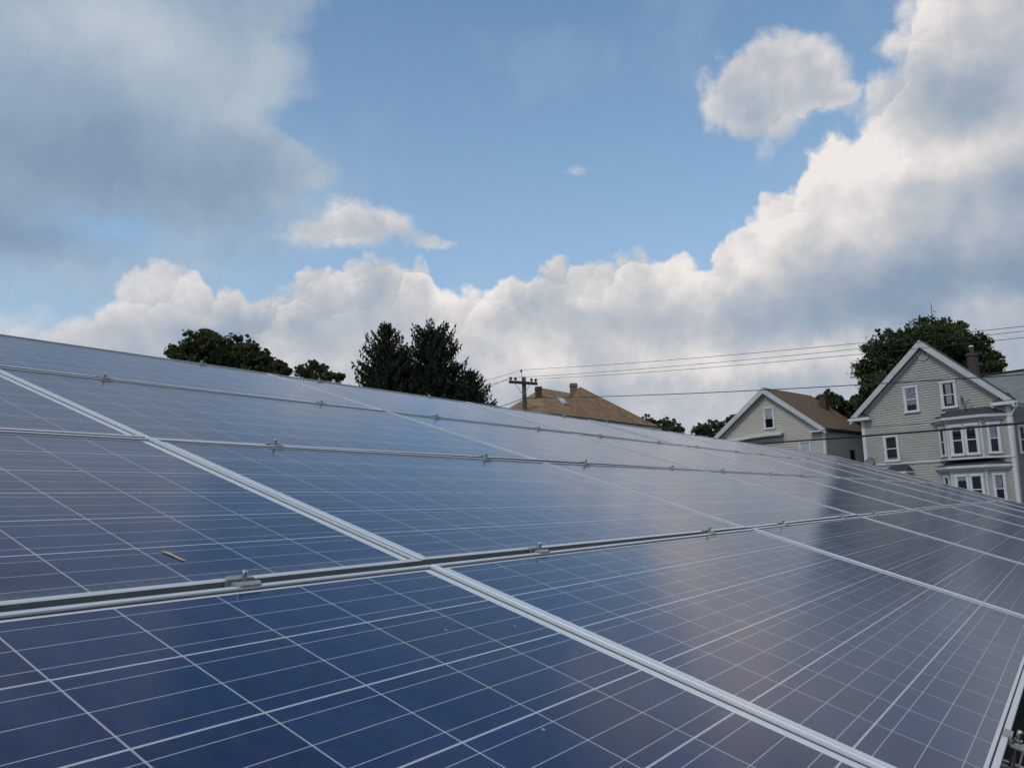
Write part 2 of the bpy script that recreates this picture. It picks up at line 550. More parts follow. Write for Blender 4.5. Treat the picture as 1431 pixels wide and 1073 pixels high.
M['zinc'] = mat('bright_flue_pipe', (.62, .64, .66), 0.4, 0.6)
M['skylight'] = mat('skylight_glass', (.45, .50, .52), 0.12, spec=0.8)
M['bark'] = mat('tree_bark', (.06, .048, .038), 0.95, var=0.3, vscale=4)
M['leaf_maple'] = leaf_mat('maple_leaves', (.032, .050, .017), (.078, .110, .038))
M['leaf_oak'] = leaf_mat('oak_leaves', (.044, .060, .022), (.105, .130, .046))
M['leaf_light'] = leaf_mat('pale_green_leaves', (.060, .092, .026), (.135, .185, .055))
M['leaf_far'] = leaf_mat('distant_bush_leaves', (.045, .062, .030), (.11, .138, .068))
M['needle'] = leaf_mat('spruce_needles', (.016, .027, .013), (.040, .060, .027))


def ground_mat():
    m_ = mat('grass_ground', (.035, .05, .02), 0.95, spec=0.15)
    t = m_.node_tree
    b = t.nodes['Principled BSDF']
    k = N(t)
    o = k.new('ShaderNodeTexCoord').outputs['Object']
    a = k.noise(o, 0.35, 5, 0.65).outputs['Fac']
    c = k.noise(o, 14, 4, 0.7).outputs['Fac']
    col = k.mix(k.lin(a, 0.35, 0.7), (.018, .026, .010, 1), (.040, .042, .020, 1))
    col = k.mix(k.lin(c, 0.35, 0.75), col, (.009, .013, .006, 1))
    k.link(col, b.inputs['Base Color'])
    bn = k.new('ShaderNodeBump')
    bn.inputs['Strength'].default_value = 0.8
    bn.inputs['Distance'].default_value = 0.05
    k.link(c, bn.inputs['Height'])
    k.link(bn.outputs[0], b.inputs['Normal'])
    return m_


M['ground'] = ground_mat()
M['asphalt'] = mat('asphalt', (.05, .05, .052), 0.9, var=0.25, vscale=1.5, bump=0.4, bscale=40)
M['concrete'] = mat('pavement_concrete', (.32, .31, .29), 0.9, var=0.15, vscale=0.8)
M['paint'] = mat('road_paint_yellow', (.55, .38, .06), 0.7, var=0.15, vscale=3)


# ------------------------------------------------------------------ mesh helpers
class MB:
    """collects faces, then links them as one mesh object"""

    def __init__(s):
        s.v, s.f, s.uv, s.mi = [], [], [], []

    def face(s, pts, uv=None, mi=0):
        i = len(s.v)
        s.v += [tuple(p) for p in pts]
        s.f.append(tuple(range(i, i + len(pts))))
        s.uv.append(uv)
        s.mi.append(mi)
        return s

    def hexa(s, b, t, mi=0):
        """box from 4 bottom and 4 top corners (counter-clockwise seen from the top)"""
        i = len(s.v)
        s.v += [tuple(p) for p in list(b) + list(t)]
        for f in ((3, 2, 1, 0), (4, 5, 6, 7), (0, 1, 5, 4), (1, 2, 6, 5), (2, 3, 7, 6), (3, 0, 4, 7)):
            s.f.append(tuple(i + q for q in f))
            s.uv.append(None)
            s.mi.append(mi)
        return s

    def box(s, x0, x1, y0, y1, z0, z1, mi=0):
        return s.hexa([(x0, y0, z0), (x1, y0, z0), (x1, y1, z0), (x0, y1, z0)],
                      [(x0, y0, z1), (x1, y0, z1), (x1, y1, z1), (x0, y1, z1)], mi)

    def bar(s, a, b, w, h, up=(0, 0, 1)):
        """rectangular bar from a to b, w wide, h high"""
        a, b, up = Vector(a), Vector(b), Vector(up)
        d = (b - a).normalized()
        r = d.cross(up).normalized()
        u = r.cross(d).normalized()
        c = lambda p, i, j: p + r * (w / 2 * i) + u * (h / 2 * j)
        return s.hexa([c(a, -1, -1), c(a, 1, -1), c(b, 1, -1), c(b, -1, -1)], [c(a, -1, 1), c(a, 1, 1), c(b, 1, 1), c(b, -1, 1)])

    def tube(s, pts, rad, n=8, cap=True):
        pts = [Vector(p) for p in pts]
        rads = rad if isinstance(rad, (list, tuple)) else [rad] * len(pts)
        rings = []
        ref = None
        for i, p in enumerate(pts):
            d = (pts[min(i + 1, len(pts) - 1)] - pts[max(i - 1, 0)]).normalized()
            if ref is None:
                ref = d.orthogonal().normalized()
            ref = (ref - d * ref.dot(d)).normalized()
            b = d.cross(ref)
            i0 = len(s.v)
            for j in range(n):
                a = 2 * math.pi * j / n
                s.v.append(tuple(p + (ref * math.cos(a) + b * math.sin(a)) * rads[i]))
            rings.append(i0)
        for a, b in zip(rings, rings[1:]):
            for j in range(n):
                s.f.append((a + j, a + (j + 1) % n, b + (j + 1) % n, b + j))
                s.uv.append(None)
                s.mi.append(0)
        if cap:
            for a, rev in ((rings[0], True), (rings[-1], False)):
                f = tuple(a + j for j in range(n))
                s.f.append(f[::-1] if rev else f)
                s.uv.append(None)
                s.mi.append(0)
        return s

    def lathe(s, base, axis, prof, n=12):
        """profile of (height, radius) turned round an axis"""
        base, axis = Vector(base), Vector(axis).normalized()
        return s.tube([base + axis * h for h, r in prof], [r for h, r in prof], n)

    def mesh(s, name, mats):
        me = bpy.data.meshes.new(name)
        me.from_pydata(s.v, [], s.f)
        for m_ in (mats if isinstance(mats, (list, tuple)) else [mats]):
            me.materials.append(m_)
        if any(s.mi):
            me.polygons.foreach_set('material_index', s.mi)
        if any(u is not None for u in s.uv):
            l = me.uv_layers.new(name='uv')
            for p, u in zip(me.polygons, s.uv):
                if u is not None:
                    for li, c in zip(p.loop_indices, u):
                        l.data[li].uv = c
        me.update()
        return me

    def build(s, name, mats, parent=None, smooth=False):
        me = s.mesh(name, mats)
        if smooth:
            me.polygons.foreach_set('use_smooth', [True] * len(me.polygons))
        o = bpy.data.objects.new(name, me)
        COL.objects.link(o)
        if parent is not None:
            o.parent = parent
        return o


def tag(o, label=None, cat=None, group=None, kind=None):
    if label:
        o['label'] = label
    if cat:
        o['category'] = cat
    if group:
        o['group'] = group
    if kind:
        o['kind'] = kind
    return o


def empty(name, loc=(0, 0, 0), rz=0.0, label=None, cat=None, group=None):
    o = bpy.data.objects.new(name, None)
    o.empty_display_size = 0.3
    COL.objects.link(o)
    o.location = loc
    o.rotation_euler = (0, 0, rz)
    return tag(o, label, cat, group)


def bevel(o, w, seg=1):
    md = o.modifiers.new('bevel', 'BEVEL')
    md.width = w
    md.segments = seg
    md.limit_method = 'ANGLE'
    return o


def copy_tree(o, parent=None):
    c = o.copy()
    COL.objects.link(c)
    c.parent = parent
    for ch in o.children:
        copy_tree(ch, c)
    return c


# ------------------------------------------------------------------ ground
g = MB()
g.face([(-900, -900, 0), (1500, -900, 0), (1500, 1500, 0), (-900, 1500, 0)])
tag(g.build('ground', M['ground']), kind='structure')
# the street between the array and the houses, parallel to their fronts
EH = Vector((-0.25, -0.968, 0)).normalized()      # along the house fronts
NH = Vector((-EH.y, EH.x, 0))                     # away from the camera
S0 = Vector((33.5, 4.0, 0))
P = lambda s, d, z: S0 + EH * s + NH * d + Vector((0, 0, z))
r_ = MB()
r_.face([P(-90, -3.6, .012), P(60, -3.6, .012), P(60, 3.6, .012), P(-90, 3.6, .012)][::-1])
tag(r_.build('road', M['asphalt']), kind='structure')
for side, nm in ((3.6, 'pavement'), (-5.4, 'pavement')):
    w_ = MB()
    w_.hexa([P(-90, side, 0), P(60, side, 0), P(60, side + 1.8, 0), P(-90, side + 1.8, 0)][::-1],
            [P(-90, side, .13), P(60, side, .13), P(60, side + 1.8, .13), P(-90, side + 1.8, .13)][::-1])
    tag(w_.build(nm, M['concrete']), kind='structure')
l_ = MB()
for d in (-0.12, 0.12):
    l_.face([P(-90, d - .05, .017), P(60, d - .05, .017), P(60, d + .05, .017), P(-90, d + .05, .017)][::-1])
tag(l_.build('road_marking', M['paint']), kind='structure')

# ------------------------------------------------------------------ solar array
TILT = R(18.5)
SP = 1.010                    # row pitch up the slope
UP = 1.955 * SP               # column pitch along the row
ORG = Vector((0, 0, 1.553))
AX = Vector((1, 0, 0))
AY = Vector((0, math.cos(TILT), math.sin(TILT)))
AN = Vector((0, -math.sin(TILT), math.cos(TILT)))


def A(u, v, w=0.0):
    """array coordinates in metres -> world"""
    return ORG + AX * u + AY * v + AN * w


PROT = Matrix((AX, AY, AN)).transposed().to_4x4()
LIP, REC = 0.0105, 0.0045


def panel_frame_mesh():
    """hollow frame: outer wall, flat top lip, short inner wall down to the glass, bottom flange; mitred corners"""
    m_ = MB()
    rings = []
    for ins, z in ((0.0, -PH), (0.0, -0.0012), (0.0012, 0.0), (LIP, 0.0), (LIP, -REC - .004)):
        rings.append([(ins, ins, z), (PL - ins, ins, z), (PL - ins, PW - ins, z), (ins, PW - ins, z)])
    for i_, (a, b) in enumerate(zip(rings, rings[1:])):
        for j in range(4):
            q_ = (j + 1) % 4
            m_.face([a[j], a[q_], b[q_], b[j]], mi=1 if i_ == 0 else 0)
    fl = 0.03
    a = rings[0]
    b = [(fl, fl, -PH), (PL - fl, fl, -PH), (PL - fl, PW - fl, -PH), (fl, PW - fl, -PH)]
    for j in range(4):
        q_ = (j + 1) % 4
        m_.face([a[q_], a[j], b[j], b[q_]])
    # underside of the laminate
    m_.face([(LIP, LIP, -.012), (LIP, PW - LIP, -.012), (PL - LIP, PW - LIP, -.012), (PL - LIP, LIP, -.012)])
    return m_


ROWS = {-1: 'lowest row', 0: 'second row up', 1: 'third row up', 2: 'top row'}
COLS = {-1: 'at the left edge of the photo', 0: 'second panel from the left end', 1: 'third panel from the left end', 2: 'fourth panel from the left end',
        3: 'fifth panel from the left end', 4: 'fourth panel from the right end', 5: 'third panel from the right end', 6: 'next to last at the right end',
        7: 'last at the right end by the houses'}
LOOK = {(-1, -1): 'dark navy solar panel filling the bottom left foreground, in the lowest row',
        (0, -1): 'solar panel with a pale brownish cloud reflection, lowest row beside the bottom edge bracket',
        (-1, 0): 'slate blue solar panel with a dry brown husk lying on it, second row up',
        (0, 0): 'bright blue solar panel in mid picture, right of the one with the brown husk',
        (0, 1): 'blue grey solar panel in the third row up, above the bright blue middle panel',
        (0, 2): 'blue grey solar panel in the top row in front of the leafy tree at left',
        (1, 2): 'pale blue solar panel in the top row in front of the tall spruces',
        (2, 2): 'pale solar panel in the top row below the utility pole',
        (3, 2): 'pale grey solar panel in the top row below the tan hipped roof',
        (1, -1): 'dark grey solar panel mirroring the houses, lowest row, third panel from the left end'}
random.seed(4)
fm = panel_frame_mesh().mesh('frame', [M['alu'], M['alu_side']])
gm = MB().face([(LIP - .001, LIP - .001, -REC), (PL - LIP + .001, LIP - .001, -REC), (PL - LIP + .001, PW - LIP + .001, -REC), (LIP - .001, PW - LIP + .001, -REC)]).mesh('cell_glass', M['glass'])
proto = None
sm_ = MB()
SE = .0032
for b_ in ([(LIP, LIP), (PL - LIP, LIP), (PL - LIP, LIP + SE), (LIP, LIP + SE)], [(LIP, PW - LIP - SE), (PL - LIP, PW - LIP - SE), (PL - LIP, PW - LIP), (LIP, PW - LIP)],
           [(LIP, LIP + SE), (LIP + SE, LIP + SE), (LIP + SE, PW - LIP - SE), (LIP, PW - LIP - SE)], [(PL - LIP - SE, LIP + SE), (PL - LIP, LIP + SE), (PL - LIP, PW - LIP - SE), (PL - LIP - SE, PW - LIP - SE)]):
    sm_.face([(x, y, -REC + .0008) for x, y in b_])
sm_ = sm_.mesh('seal', M['rubber'])
for row in (-1, 0, 1, 2):
    for colm in range(-1, 8):
        if proto is None:
            o = empty('solar_panel')
            for nm, me in (('frame', fm), ('cell_glass', gm), ('seal', sm_)):
                c = bpy.data.objects.new(nm, me)
                COL.objects.link(c)
                c.parent = o
            proto = o
        else:
            o = copy_tree(proto)
        tag(o, LOOK.get((colm, row), 'solar panel in the %s, %s' % (ROWS[row], COLS[colm])), 'solar panel', 'solar panels of the tilted array')
        w_ = Matrix.Rotation(R(random.gauss(0, .10)), 4, 'X') @ Matrix.Rotation(R(random.gauss(0, .10)), 4, 'Y')
        if (colm, row) in ((-1, -1), (0, -1)):
            w_ = Matrix.Identity(4)
        ctr = Matrix.Translation((PL / 2, PW / 2, 0))
        o.matrix_world = Matrix.Translation(A(colm * UP + (UP - PL) / 2, row * SP + (SP - PW) / 2)) @ PROT @ ctr @ w_ @ ctr.inverted()

# rails up the slope under the panels, with cross beams and posts that carry them
RAILU = [colm * UP + fr * UP for colm in range(-1, 8) for fr in (0.218, 0.776)]
DIG = ['first', 'second', 'third', 'fourth', 'fifth', 'sixth', 'seventh', 'eighth', 'ninth', 'tenth', 'eleventh', 'twelfth', 'thirteenth', 'fourteenth',
       'fifteenth', 'sixteenth', 'seventeenth', 'eighteenth']
RZ0, RZ1 = -PH - .046, -PH - .002


def rail_mesh():
    m_ = MB()
    L0, L1 = -SP - 0.16, 3 * SP + 0.12
    # open channel: web below, two walls with lips
    for x0, x1, z0, z1 in ((-.02, .02, RZ0, RZ0 + .003), (-.02, -.017, RZ0 + .003, RZ1), (.017, .02, RZ0 + .003, RZ1), (-.017, -.008, RZ1 - .003, RZ1), (.008, .017, RZ1 - .003, RZ1)):
        m_.box(x0, x1, L0, L1, z0, z1)
    return m_.mesh('support_rail', M['alu_dark'])


rm = rail_mesh()
for i, u in enumerate(RAILU):
    o = bpy.data.objects.new('support_rail', rm)
    COL.objects.link(o)
    o.matrix_world = Matrix.Translation(A(u, 0)) @ PROT
    lab = 'grey metal rail end under the bolted bracket at the bottom right corner' if i == 2 else 'metal support rail under the panels, %s from the left end of the array' % DIG[i]
    tag(o, lab, 'rail', 'support rails under the solar panels')
for v, lab in ((-0.45, 'level steel beam under the lower panel rows'), (2.45, 'level steel beam under the upper panel rows')):
    m_ = MB()
    m_.bar(A(-UP - .1, v * SP, RZ0 - .052), A(8 * UP + .1, v * SP, RZ0 - .052), .08, .1, AN)
    tag(m_.build('support_beam', M['post']), lab, 'beam', 'beams under the solar array')
for v, lab in ((-0.45, 'short'), (2.45, 'tall')):
    for i in range(5):
        p = A(-UP + .5 + i * (9 * UP - 1) / 4, v * SP, RZ0 - .10)
        m_ = MB()
        m_.tube([(0, 0, 0), (0, 0, p.z)], .045, 12)
        m_.box(-.09, .09, -.09, .09, p.z - .014, p.z + .004)
        o = m_.build('support_post', M['post'])
        o.location = (p.x, p.y, 0)
        tag(o, '%s steel post under the solar array, %s from its left end' % (lab, DIG[i]), 'post', 'posts under the solar array')


# ---- clamps
def bolt(parent, y, z0, h):
    m_ = MB()
    prof = []
    n = int(h / .0022)
    for i in range(n + 1):
        prof.append((h * i / n, .0046 + (.0005 if i % 2 else -.0002)))
    m_.lathe((0, y, z0), (0, 0, 1), prof, 10)
    m_.lathe((0, y, z0 + h), (0, 0, 1), [(0, .0044), (.0012, .0036)], 10)
    b_ = m_.build('bolt', M['steel'], parent, True)
    n_ = MB()
    return b_


def nut(parent, bolt_, y, z):
    m_ = MB()
    m_.lathe((0, y, z), (0, 0, 1), [(0, .0090), (.0015, .0090), (.0024, .0080)], 20)
    m_.lathe((0, y, z + .0022), (0, 0, 1), [(0, .0074), (.0060, .0074), (.0066, .0066)], 6)
    return m_.build('nut', M['steel'], bolt_)


def mid_clamp():
    """hat-shaped clamp: a flange on each frame, a channel sunk in the gap, bolt through the channel"""
    o = empty('panel_clamp')
    G = (SP - PW) / 2
    m_ = MB()
    L = .026
    t_ = .0032
    ch = -.012
    for s_ in (-1, 1):
        y0, y1 = (G - .0022) * s_, (G + .0095) * s_
        ya, yb = min(y0, y1), max(y0, y1)
        # flange with bevelled outer corners
        b = [(-L, ya, .0004), (L, ya, .0004), (L - (.007 if s_ > 0 else 0), yb, .0004), (-L + (.007 if s_ > 0 else 0), yb, .0004)]
        if s_ < 0:
            b = [(-L + .007, ya, .0004), (L - .007, ya, .0004), (L, yb, .0004), (-L, yb, .0004)]
        m_.hexa(b, [(x, y, z + t_) for x, y, z in b])
        yc, yd = (G - .0022) * s_, (G - .0052) * s_
        m_.box(-L, L, min(yc, yd), max(yc, yd), ch, t_ + .0004)
    m_.box(-L, L, -G + .0052, G - .0052, ch, ch + t_)
    m_.build('plate', M['clamp'], o)
    b_ = bolt(o, 0, -PH, PH + .018)
    nut(o, b_, 0, ch + t_ + .0002)
    return o


def end_clamp(sgn):
    """bracket on the rail outside the frame: lip over the frame, level plate, outer leg down to the rail"""
    o = empty('end_clamp')
    m_ = MB()
    L = .019
    t_ = .0035
    zt = -.0105
    y = lambda a: a * sgn

    def bx(x0, x1, a, b, z0, z1):
        m_.box(x0, x1, min(y(a), y(b)), max(y(a), y(b)), z0, z1)
    bx(-L, L, -.010, .0045, .0005, .0042)          # lip on the frame
    bx(-L, L, .0012, .0045, zt, .0005)             # riser against the frame
    bx(-L, L, .0045, .026, zt - t_, zt)            # plate
    bx(-L, L, .0232, .026, -PH - .0015, zt - t_)   # outer leg
    m_.build('bracket', M['clamp'], o)
    b_ = bolt(o, y(.0138), -PH - .03, PH + .043)
    nut(o, b_, y(.0138), zt + .0002)
    return o


mc = mid_clamp()
first = True
GAPN = {0: 'lowest row gap', 1: 'middle row gap', 2: 'upper row gap'}
for j in (0, 1, 2):
    for i, u in enumerate(RAILU):
        if j == 2 and i < 1:
            continue
        o = mc if first else copy_tree(mc)
        first = False
        o.matrix_world = Matrix.Translation(A(u + random.uniform(-.012, .012), j * SP)) @ PROT
        tag(o, 'metal clamp on the %s, over the %s rail from the left' % (GAPN[j], DIG[i]), 'clamp', 'clamps between the panel rows')
ec = end_clamp(-1)
first = True
for i, u in enumerate(RAILU):
    o = ec if first else copy_tree(ec)
    first = False
    o.matrix_world = Matrix.Translation(A(u, -SP + (SP - PW) / 2)) @ PROT
    tag(o, 'bolted bracket on the bottom edge of the array, at the bottom right corner' if i == 2 else 'bracket on the bottom edge of the array, over the %s rail from the left' % DIG[i],
        'clamp', 'end clamps along the array edges')
ec = end_clamp(1)
first = True
for i, u in enumerate(RAILU):
    o = ec if first else copy_tree(ec)
    first = False
    o.matrix_world = Matrix.Translation(A(u, 3 * SP - (SP - PW) / 2)) @ PROT
    tag(o, 'bracket on the top edge of the array, over the %s rail from the left' % DIG[i], 'clamp', 'end clamps along the array edges')

# a dry husk lying on the glass
pa, pb = A(-.2431 * UP, .1614 * SP, -REC), A(-.2381 * UP, .1101 * SP, -REC)
m_ = MB()
pts, rads = [], []
for i in range(11):
    t_ = i / 10
    side = AX * (.0005 * math.sin(t_ * 4.3))
    pts.append(pa.lerp(pb, t_) + side + AN * (.0022 + .0005 * math.sin(t_ * 7)))
    rads.append(.0006 + .0012 * math.sin(math.pi * min(1, t_ * .93 + .05)) ** .7)
m_.tube(pts, rads, 8)
tag(m_.build('dry_husk', M['twig'], None, True), 'thin dry brown husk lying on the glass of a solar panel at left', 'plant debris')


# ------------------------------------------------------------------ houses
class Wall:
    """a wall's own frame: a along it, d outward, z up (house coordinates)"""

    def __init__(s, x, y, ex=(1, 0)):
        s.o = Vector((x, y, 0))
        s.e = Vector((ex[0], ex[1], 0)).normalized()
        s.n = Vector((s.e.y, -s.e.x, 0))

    def p(s, a, d, z):
        return s.o + s.e * a + s.n * d + Vector((0, 0, z))

    def box(s, m_, a0, a1, d0, d1, z0, z1, mi=0):
        c = [s.p(a0, d1, 0), s.p(a1, d1, 0), s.p(a1, d0, 0), s.p(a0, d0, 0)]
        m_.hexa([(q_.x, q_.y, z0) for q_ in c], [(q_.x, q_.y, z1) for q_ in c], mi)

    def laps(s, m_, span, z0, z1, lap, out=.034):
        """overlapping boards: every course leans out at its lower edge"""
        z = z0
        while z < z1 - .005:
            zt = min(z + lap, z1)
            a, b = span(z)
            c, d = span(zt)
            if b - a > .02:
                m_.face([s.p(a, out, z), s.p(b, out, z), s.p(d, .004, zt), s.p(c, .004, zt)])
                m_.face([s.p(a, .003, z), s.p(b, .003, z), s.p(b, out, z), s.p(a, out, z)])
            z = zt


def window(house, w, a, z0, wd, ht, pane='pane', trim='white', curtain=None, tw=.095, rail=True, label=None, split=0.5):
    """sash window: outer trim with head and sill, stiles and meeting rail; panes set back"""
    m_ = MB()
    w.box(m_, a - tw, a, 0, .075, z0, z0 + ht)
    w.box(m_, a + wd, a + wd + tw, 0, .075, z0, z0 + ht)
    w.box(m_, a - tw - .02, a + wd + tw + .02, 0, .085, z0 + ht, z0 + ht + tw)
    w.box(m_, a - tw - .03, a + wd + tw + .03, 0, .105, z0 - tw * .8, z0)
    st = .035
    w.box(m_, a, a + st, -.01, .056, z0, z0 + ht)
    w.box(m_, a + wd - st, a + wd, -.01, .056, z0, z0 + ht)
    w.box(m_, a + st, a + wd - st, -.01, .056, z0 + ht - st, z0 + ht)
    w.box(m_, a + st, a + wd - st, -.01, .056, z0, z0 + st)
    if rail:
        zm = z0 + ht * split
        w.box(m_, a + st, a + wd - st, -.01, .060, zm - .022, zm + .022)
    o = tag(m_.build('window', M[trim], house), label)
    p_ = MB()
    zz = [(z0 + st, z0 + ht - st)]
    w.box(p_, a + st, a + wd - st, .030, .036, z0 + st, z0 + ht - st)
    p_.build('pane', M[pane], o)
    if curtain:
        c_ = MB()
        ca0, ca1, cz0, cz1 = curtain[1:]
        # hanging folds
        n = 7
        for i in range(n):
            x0 = a + st + (wd - 2 * st) * (ca0 + (ca1 - ca0) * i / n)
            x1 = a + st + (wd - 2 * st) * (ca0 + (ca1 - ca0) * (i + .62) / n)
            w.box(c_, x0, x1, .0365, .039 + .004 * (i % 2), z0 + ht * cz0 + .03 * (i % 3), z0 + ht * cz1 - st)
        c_.build('curtain', M[curtain[0]], o)
    return o


def gable_roof(house, x0, xr, x1, ze, zr, y0, y1, th, m_roof, name='roof'):
    """two shingled slopes with thickness; x0/x1 eaves, xr ridge"""
    m_ = MB()
    for xe in (x0, x1):
        L = math.hypot(xr - xe, zr - ze)
        q_ = [(xe, y0, ze), (xe, y1, ze), (xr, y1, zr), (xr, y0, zr)]
        uv = [(y0, 0), (y1, 0), (y1, L), (y0, L)]
        if xe > xr:
            pass
        else:
            q_, uv = q_[::-1], uv[::-1]
        m_.face(q_, uv)
        lo = [(a, b, c - th) for a, b, c in q_]
        m_.face(lo[::-1], uv[::-1])
        for i in range(4):
            j = (i + 1) % 4
            m_.face([lo[i], lo[j], q_[j], q_[i]], [(0, 0), (.3, 0), (.3, .1), (0, .1)])
    return m_.build(name, m_roof, house)


def rake(house, w, x0, xr, x1, ze, zr, d0, d1, drop, name='rake_board', material='offwhite'):
    m_ = MB()
    for xe in (x0, x1):
        b = [w.p(xe, d1, ze - drop), w.p(xr, d1, zr - drop * 1.15), w.p(xr, d0, zr - drop * 1.15), w.p(xe, d0, ze - drop)]
        t = [w.p(xe, d1, ze), w.p(xr, d1, zr), w.p(xr, d0, zr), w.p(xe, d0, ze)]
        if xe > xr:
            b, t = [b[1], b[0], b[3], b[2]], [t[1], t[0], t[3], t[2]]
        m_.hexa(b, t)
    return m_.build(name, M[material], house)


def chimney(house, x, y, z0, z1, sx, sy, material='brick', flue=None, parent=None):
    m_ = MB()
    m_.box(x - sx, x + sx, y - sy, y + sy, z0, z1 - .16)
    m_.box(x - sx - .035, x + sx + .035, y - sy - .035, y + sy + .035, z1 - .16, z1 - .05)
    m_.box(x - sx - .01, x + sx + .01, y - sy - .01, y + sy + .01, z1 - .05, z1)
    o = m_.build('chimney', M[material], parent or house)
    if flue:
        f_ = MB()
        f_.lathe((x, y, z1), (0, 0, 1), [(0, .09), (flue - .06, .09), (flue - .06, .12), (flue, .12), (flue + .03, .05)], 12)
        f_.build('flue', M['zinc'], o, True)
    return o


# ---- grey-green gabled house on the right
rzR = math.atan2(-0.9499, -0.3126)
hR = empty('gabled_house', (40.62, 1.18, 0), rzR,
           'grey green clapboard house with white trim, a round gable vent and two stacked bay windows', 'house')
XL, XRR, XA = -6.74, 0.10, -3.36
ZE, ZA = 5.60, 8.92
EL_, ER_ = -7.20, 0.42
F = Wall(0, 0)
slope = (ZA - ZE) / (XA - EL_)


def spanR(z):
    zz = z + .22
    if zz < ZE + .25:
        return XL, XRR
    d = (zz - ZE) / slope
    return max(XL, EL_ + d), min(XRR, ER_ - d * (ER_ - XA) / (XA - EL_))


m_ = MB()
F.laps(m_, spanR, .55, ZA - .25, .118)
m_.face([F.p(XL, 0, 0), F.p(XRR, 0, 0), F.p(XRR, 0, ZE + .1), F.p(XA, 0, ZA - .12), F.p(XL, 0, ZE + .1)])
m_.build('front_wall', M['sage'], hR)
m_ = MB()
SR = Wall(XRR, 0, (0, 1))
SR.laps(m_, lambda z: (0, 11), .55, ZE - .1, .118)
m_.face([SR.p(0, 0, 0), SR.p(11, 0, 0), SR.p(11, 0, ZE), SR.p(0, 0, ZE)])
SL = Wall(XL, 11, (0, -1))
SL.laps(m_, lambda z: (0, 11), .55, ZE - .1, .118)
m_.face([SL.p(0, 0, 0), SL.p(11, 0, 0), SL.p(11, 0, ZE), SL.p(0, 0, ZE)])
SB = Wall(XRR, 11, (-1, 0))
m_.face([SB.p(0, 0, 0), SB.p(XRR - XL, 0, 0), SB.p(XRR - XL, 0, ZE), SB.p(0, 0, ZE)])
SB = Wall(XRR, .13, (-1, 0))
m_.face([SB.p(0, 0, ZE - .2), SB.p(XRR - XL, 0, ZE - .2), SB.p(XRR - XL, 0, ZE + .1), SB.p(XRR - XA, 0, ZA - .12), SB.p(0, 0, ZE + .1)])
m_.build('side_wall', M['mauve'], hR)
m_ = MB()
m_.box(XL - .03, XRR + .03, -.05, 11.03, 0, .55)
m_.build('foundation', M['concrete'], hR)
ro = gable_roof(hR, EL_, XA, ER_, ZE, ZA, -.30, .14, .10, M['roof_dark'])
rake(hR, F, EL_, XA, ER_, ZE - .012, ZA - .012, .262, .318, .30)
rake(hR, F, EL_ + .02, XA, ER_ - .02, ZE - .11, ZA - .115, .03, .262, .04, 'soffit', 'offwhite')
# a frieze board on the wall below the soffit
rake(hR, F, EL_ + .25, XA, ER_ - .25, ZE + .25 * slope - .30, ZA - .32, .004, .045, .13, 'frieze_board', 'offwhite')
for a0, a1 in ((XL - .02, XL + .15), (XRR - .17, XRR + .02)):
    m_ = MB()
    F.box(m_, a0, a1, 0, .045, .5, 5.46)
    m_.build('corner_board', M['white'], hR)
# eave returns with their little roofs
for a0, a1, tip in ((EL_, EL_ + 1.02, EL_ + .06), (ER_ - .95, ER_, ER_ - .06)):
    m_ = MB()
    F.box(m_, a0, a1, .0, .34, 5.46, 5.60)
    b_ = m_.build('cornice_return', M['white'], hR)
    m_ = MB()
    inner = a1 if tip == EL_ + .06 else a0
    apx = F.p(a0 + .32 if inner == a1 else a1 - .32, .05, ZE + .42)
    c1_, c2_, c3_, c4_ = F.p(a0, .34, 5.603), F.p(a1, .34, 5.603), F.p(a1, .03, 5.603), F.p(a0, .03, 5.603)
    for tri in ((c1_, c2_, apx), (c2_, c3_, apx), (c4_, c1_, apx), (c3_, c4_, apx)):
        m_.face(tri, [(0, 0), (1, 0), (.5, .4)])
    m_.build('return_roof', M['roof_dark'], b_)
# round louvred vent
m_ = MB()
c_ = F.p(-3.335, .03, 8.21)
m_.tube([c_, c_ + F.n * .05], .245, 28)
v_ = m_.build('gable_vent', M['white'], hR)
m_ = MB()
m_.tube([c_ + F.n * .05, c_ + F.n * .056], .20, 28)
m_.build('vent_opening', M['dark'], v_)
m_ = MB()
for i in range(-3, 4):
    z = 8.21 + i * .05
    hw = math.sqrt(max(0, .19 ** 2 - (i * .05) ** 2))
    m_.hexa([F.p(-3.335 - hw, .10, z - .018), F.p(-3.335 + hw, .10, z - .018), F.p(-3.335 + hw, .092, z - .024), F.p(-3.335 - hw, .092, z - .024)],
            [F.p(-3.335 - hw, .075, z + .018), F.p(-3.335 + hw, .075, z + .018), F.p(-3.335 + hw, .066, z + .012), F.p(-3.335 - hw, .066, z + .012)])
m_.build('louvre', M['white'], v_)
# attic windows, first-floor window
window(hR, F, -4.40, 5.66, .53, 1.11, curtain=('curtain', .05, .95, .25, .98))
window(hR, F, -2.66, 5.66, .53, 1.11, pane='pane', curtain=('lace', .25, .8, .1, .98))
window(hR, F, -5.60, 3.42, .56, 1.12, curtain=('lace', 0, 1, .02, .13))
window(hR, SR, .55, 3.42, .5, 1.12)


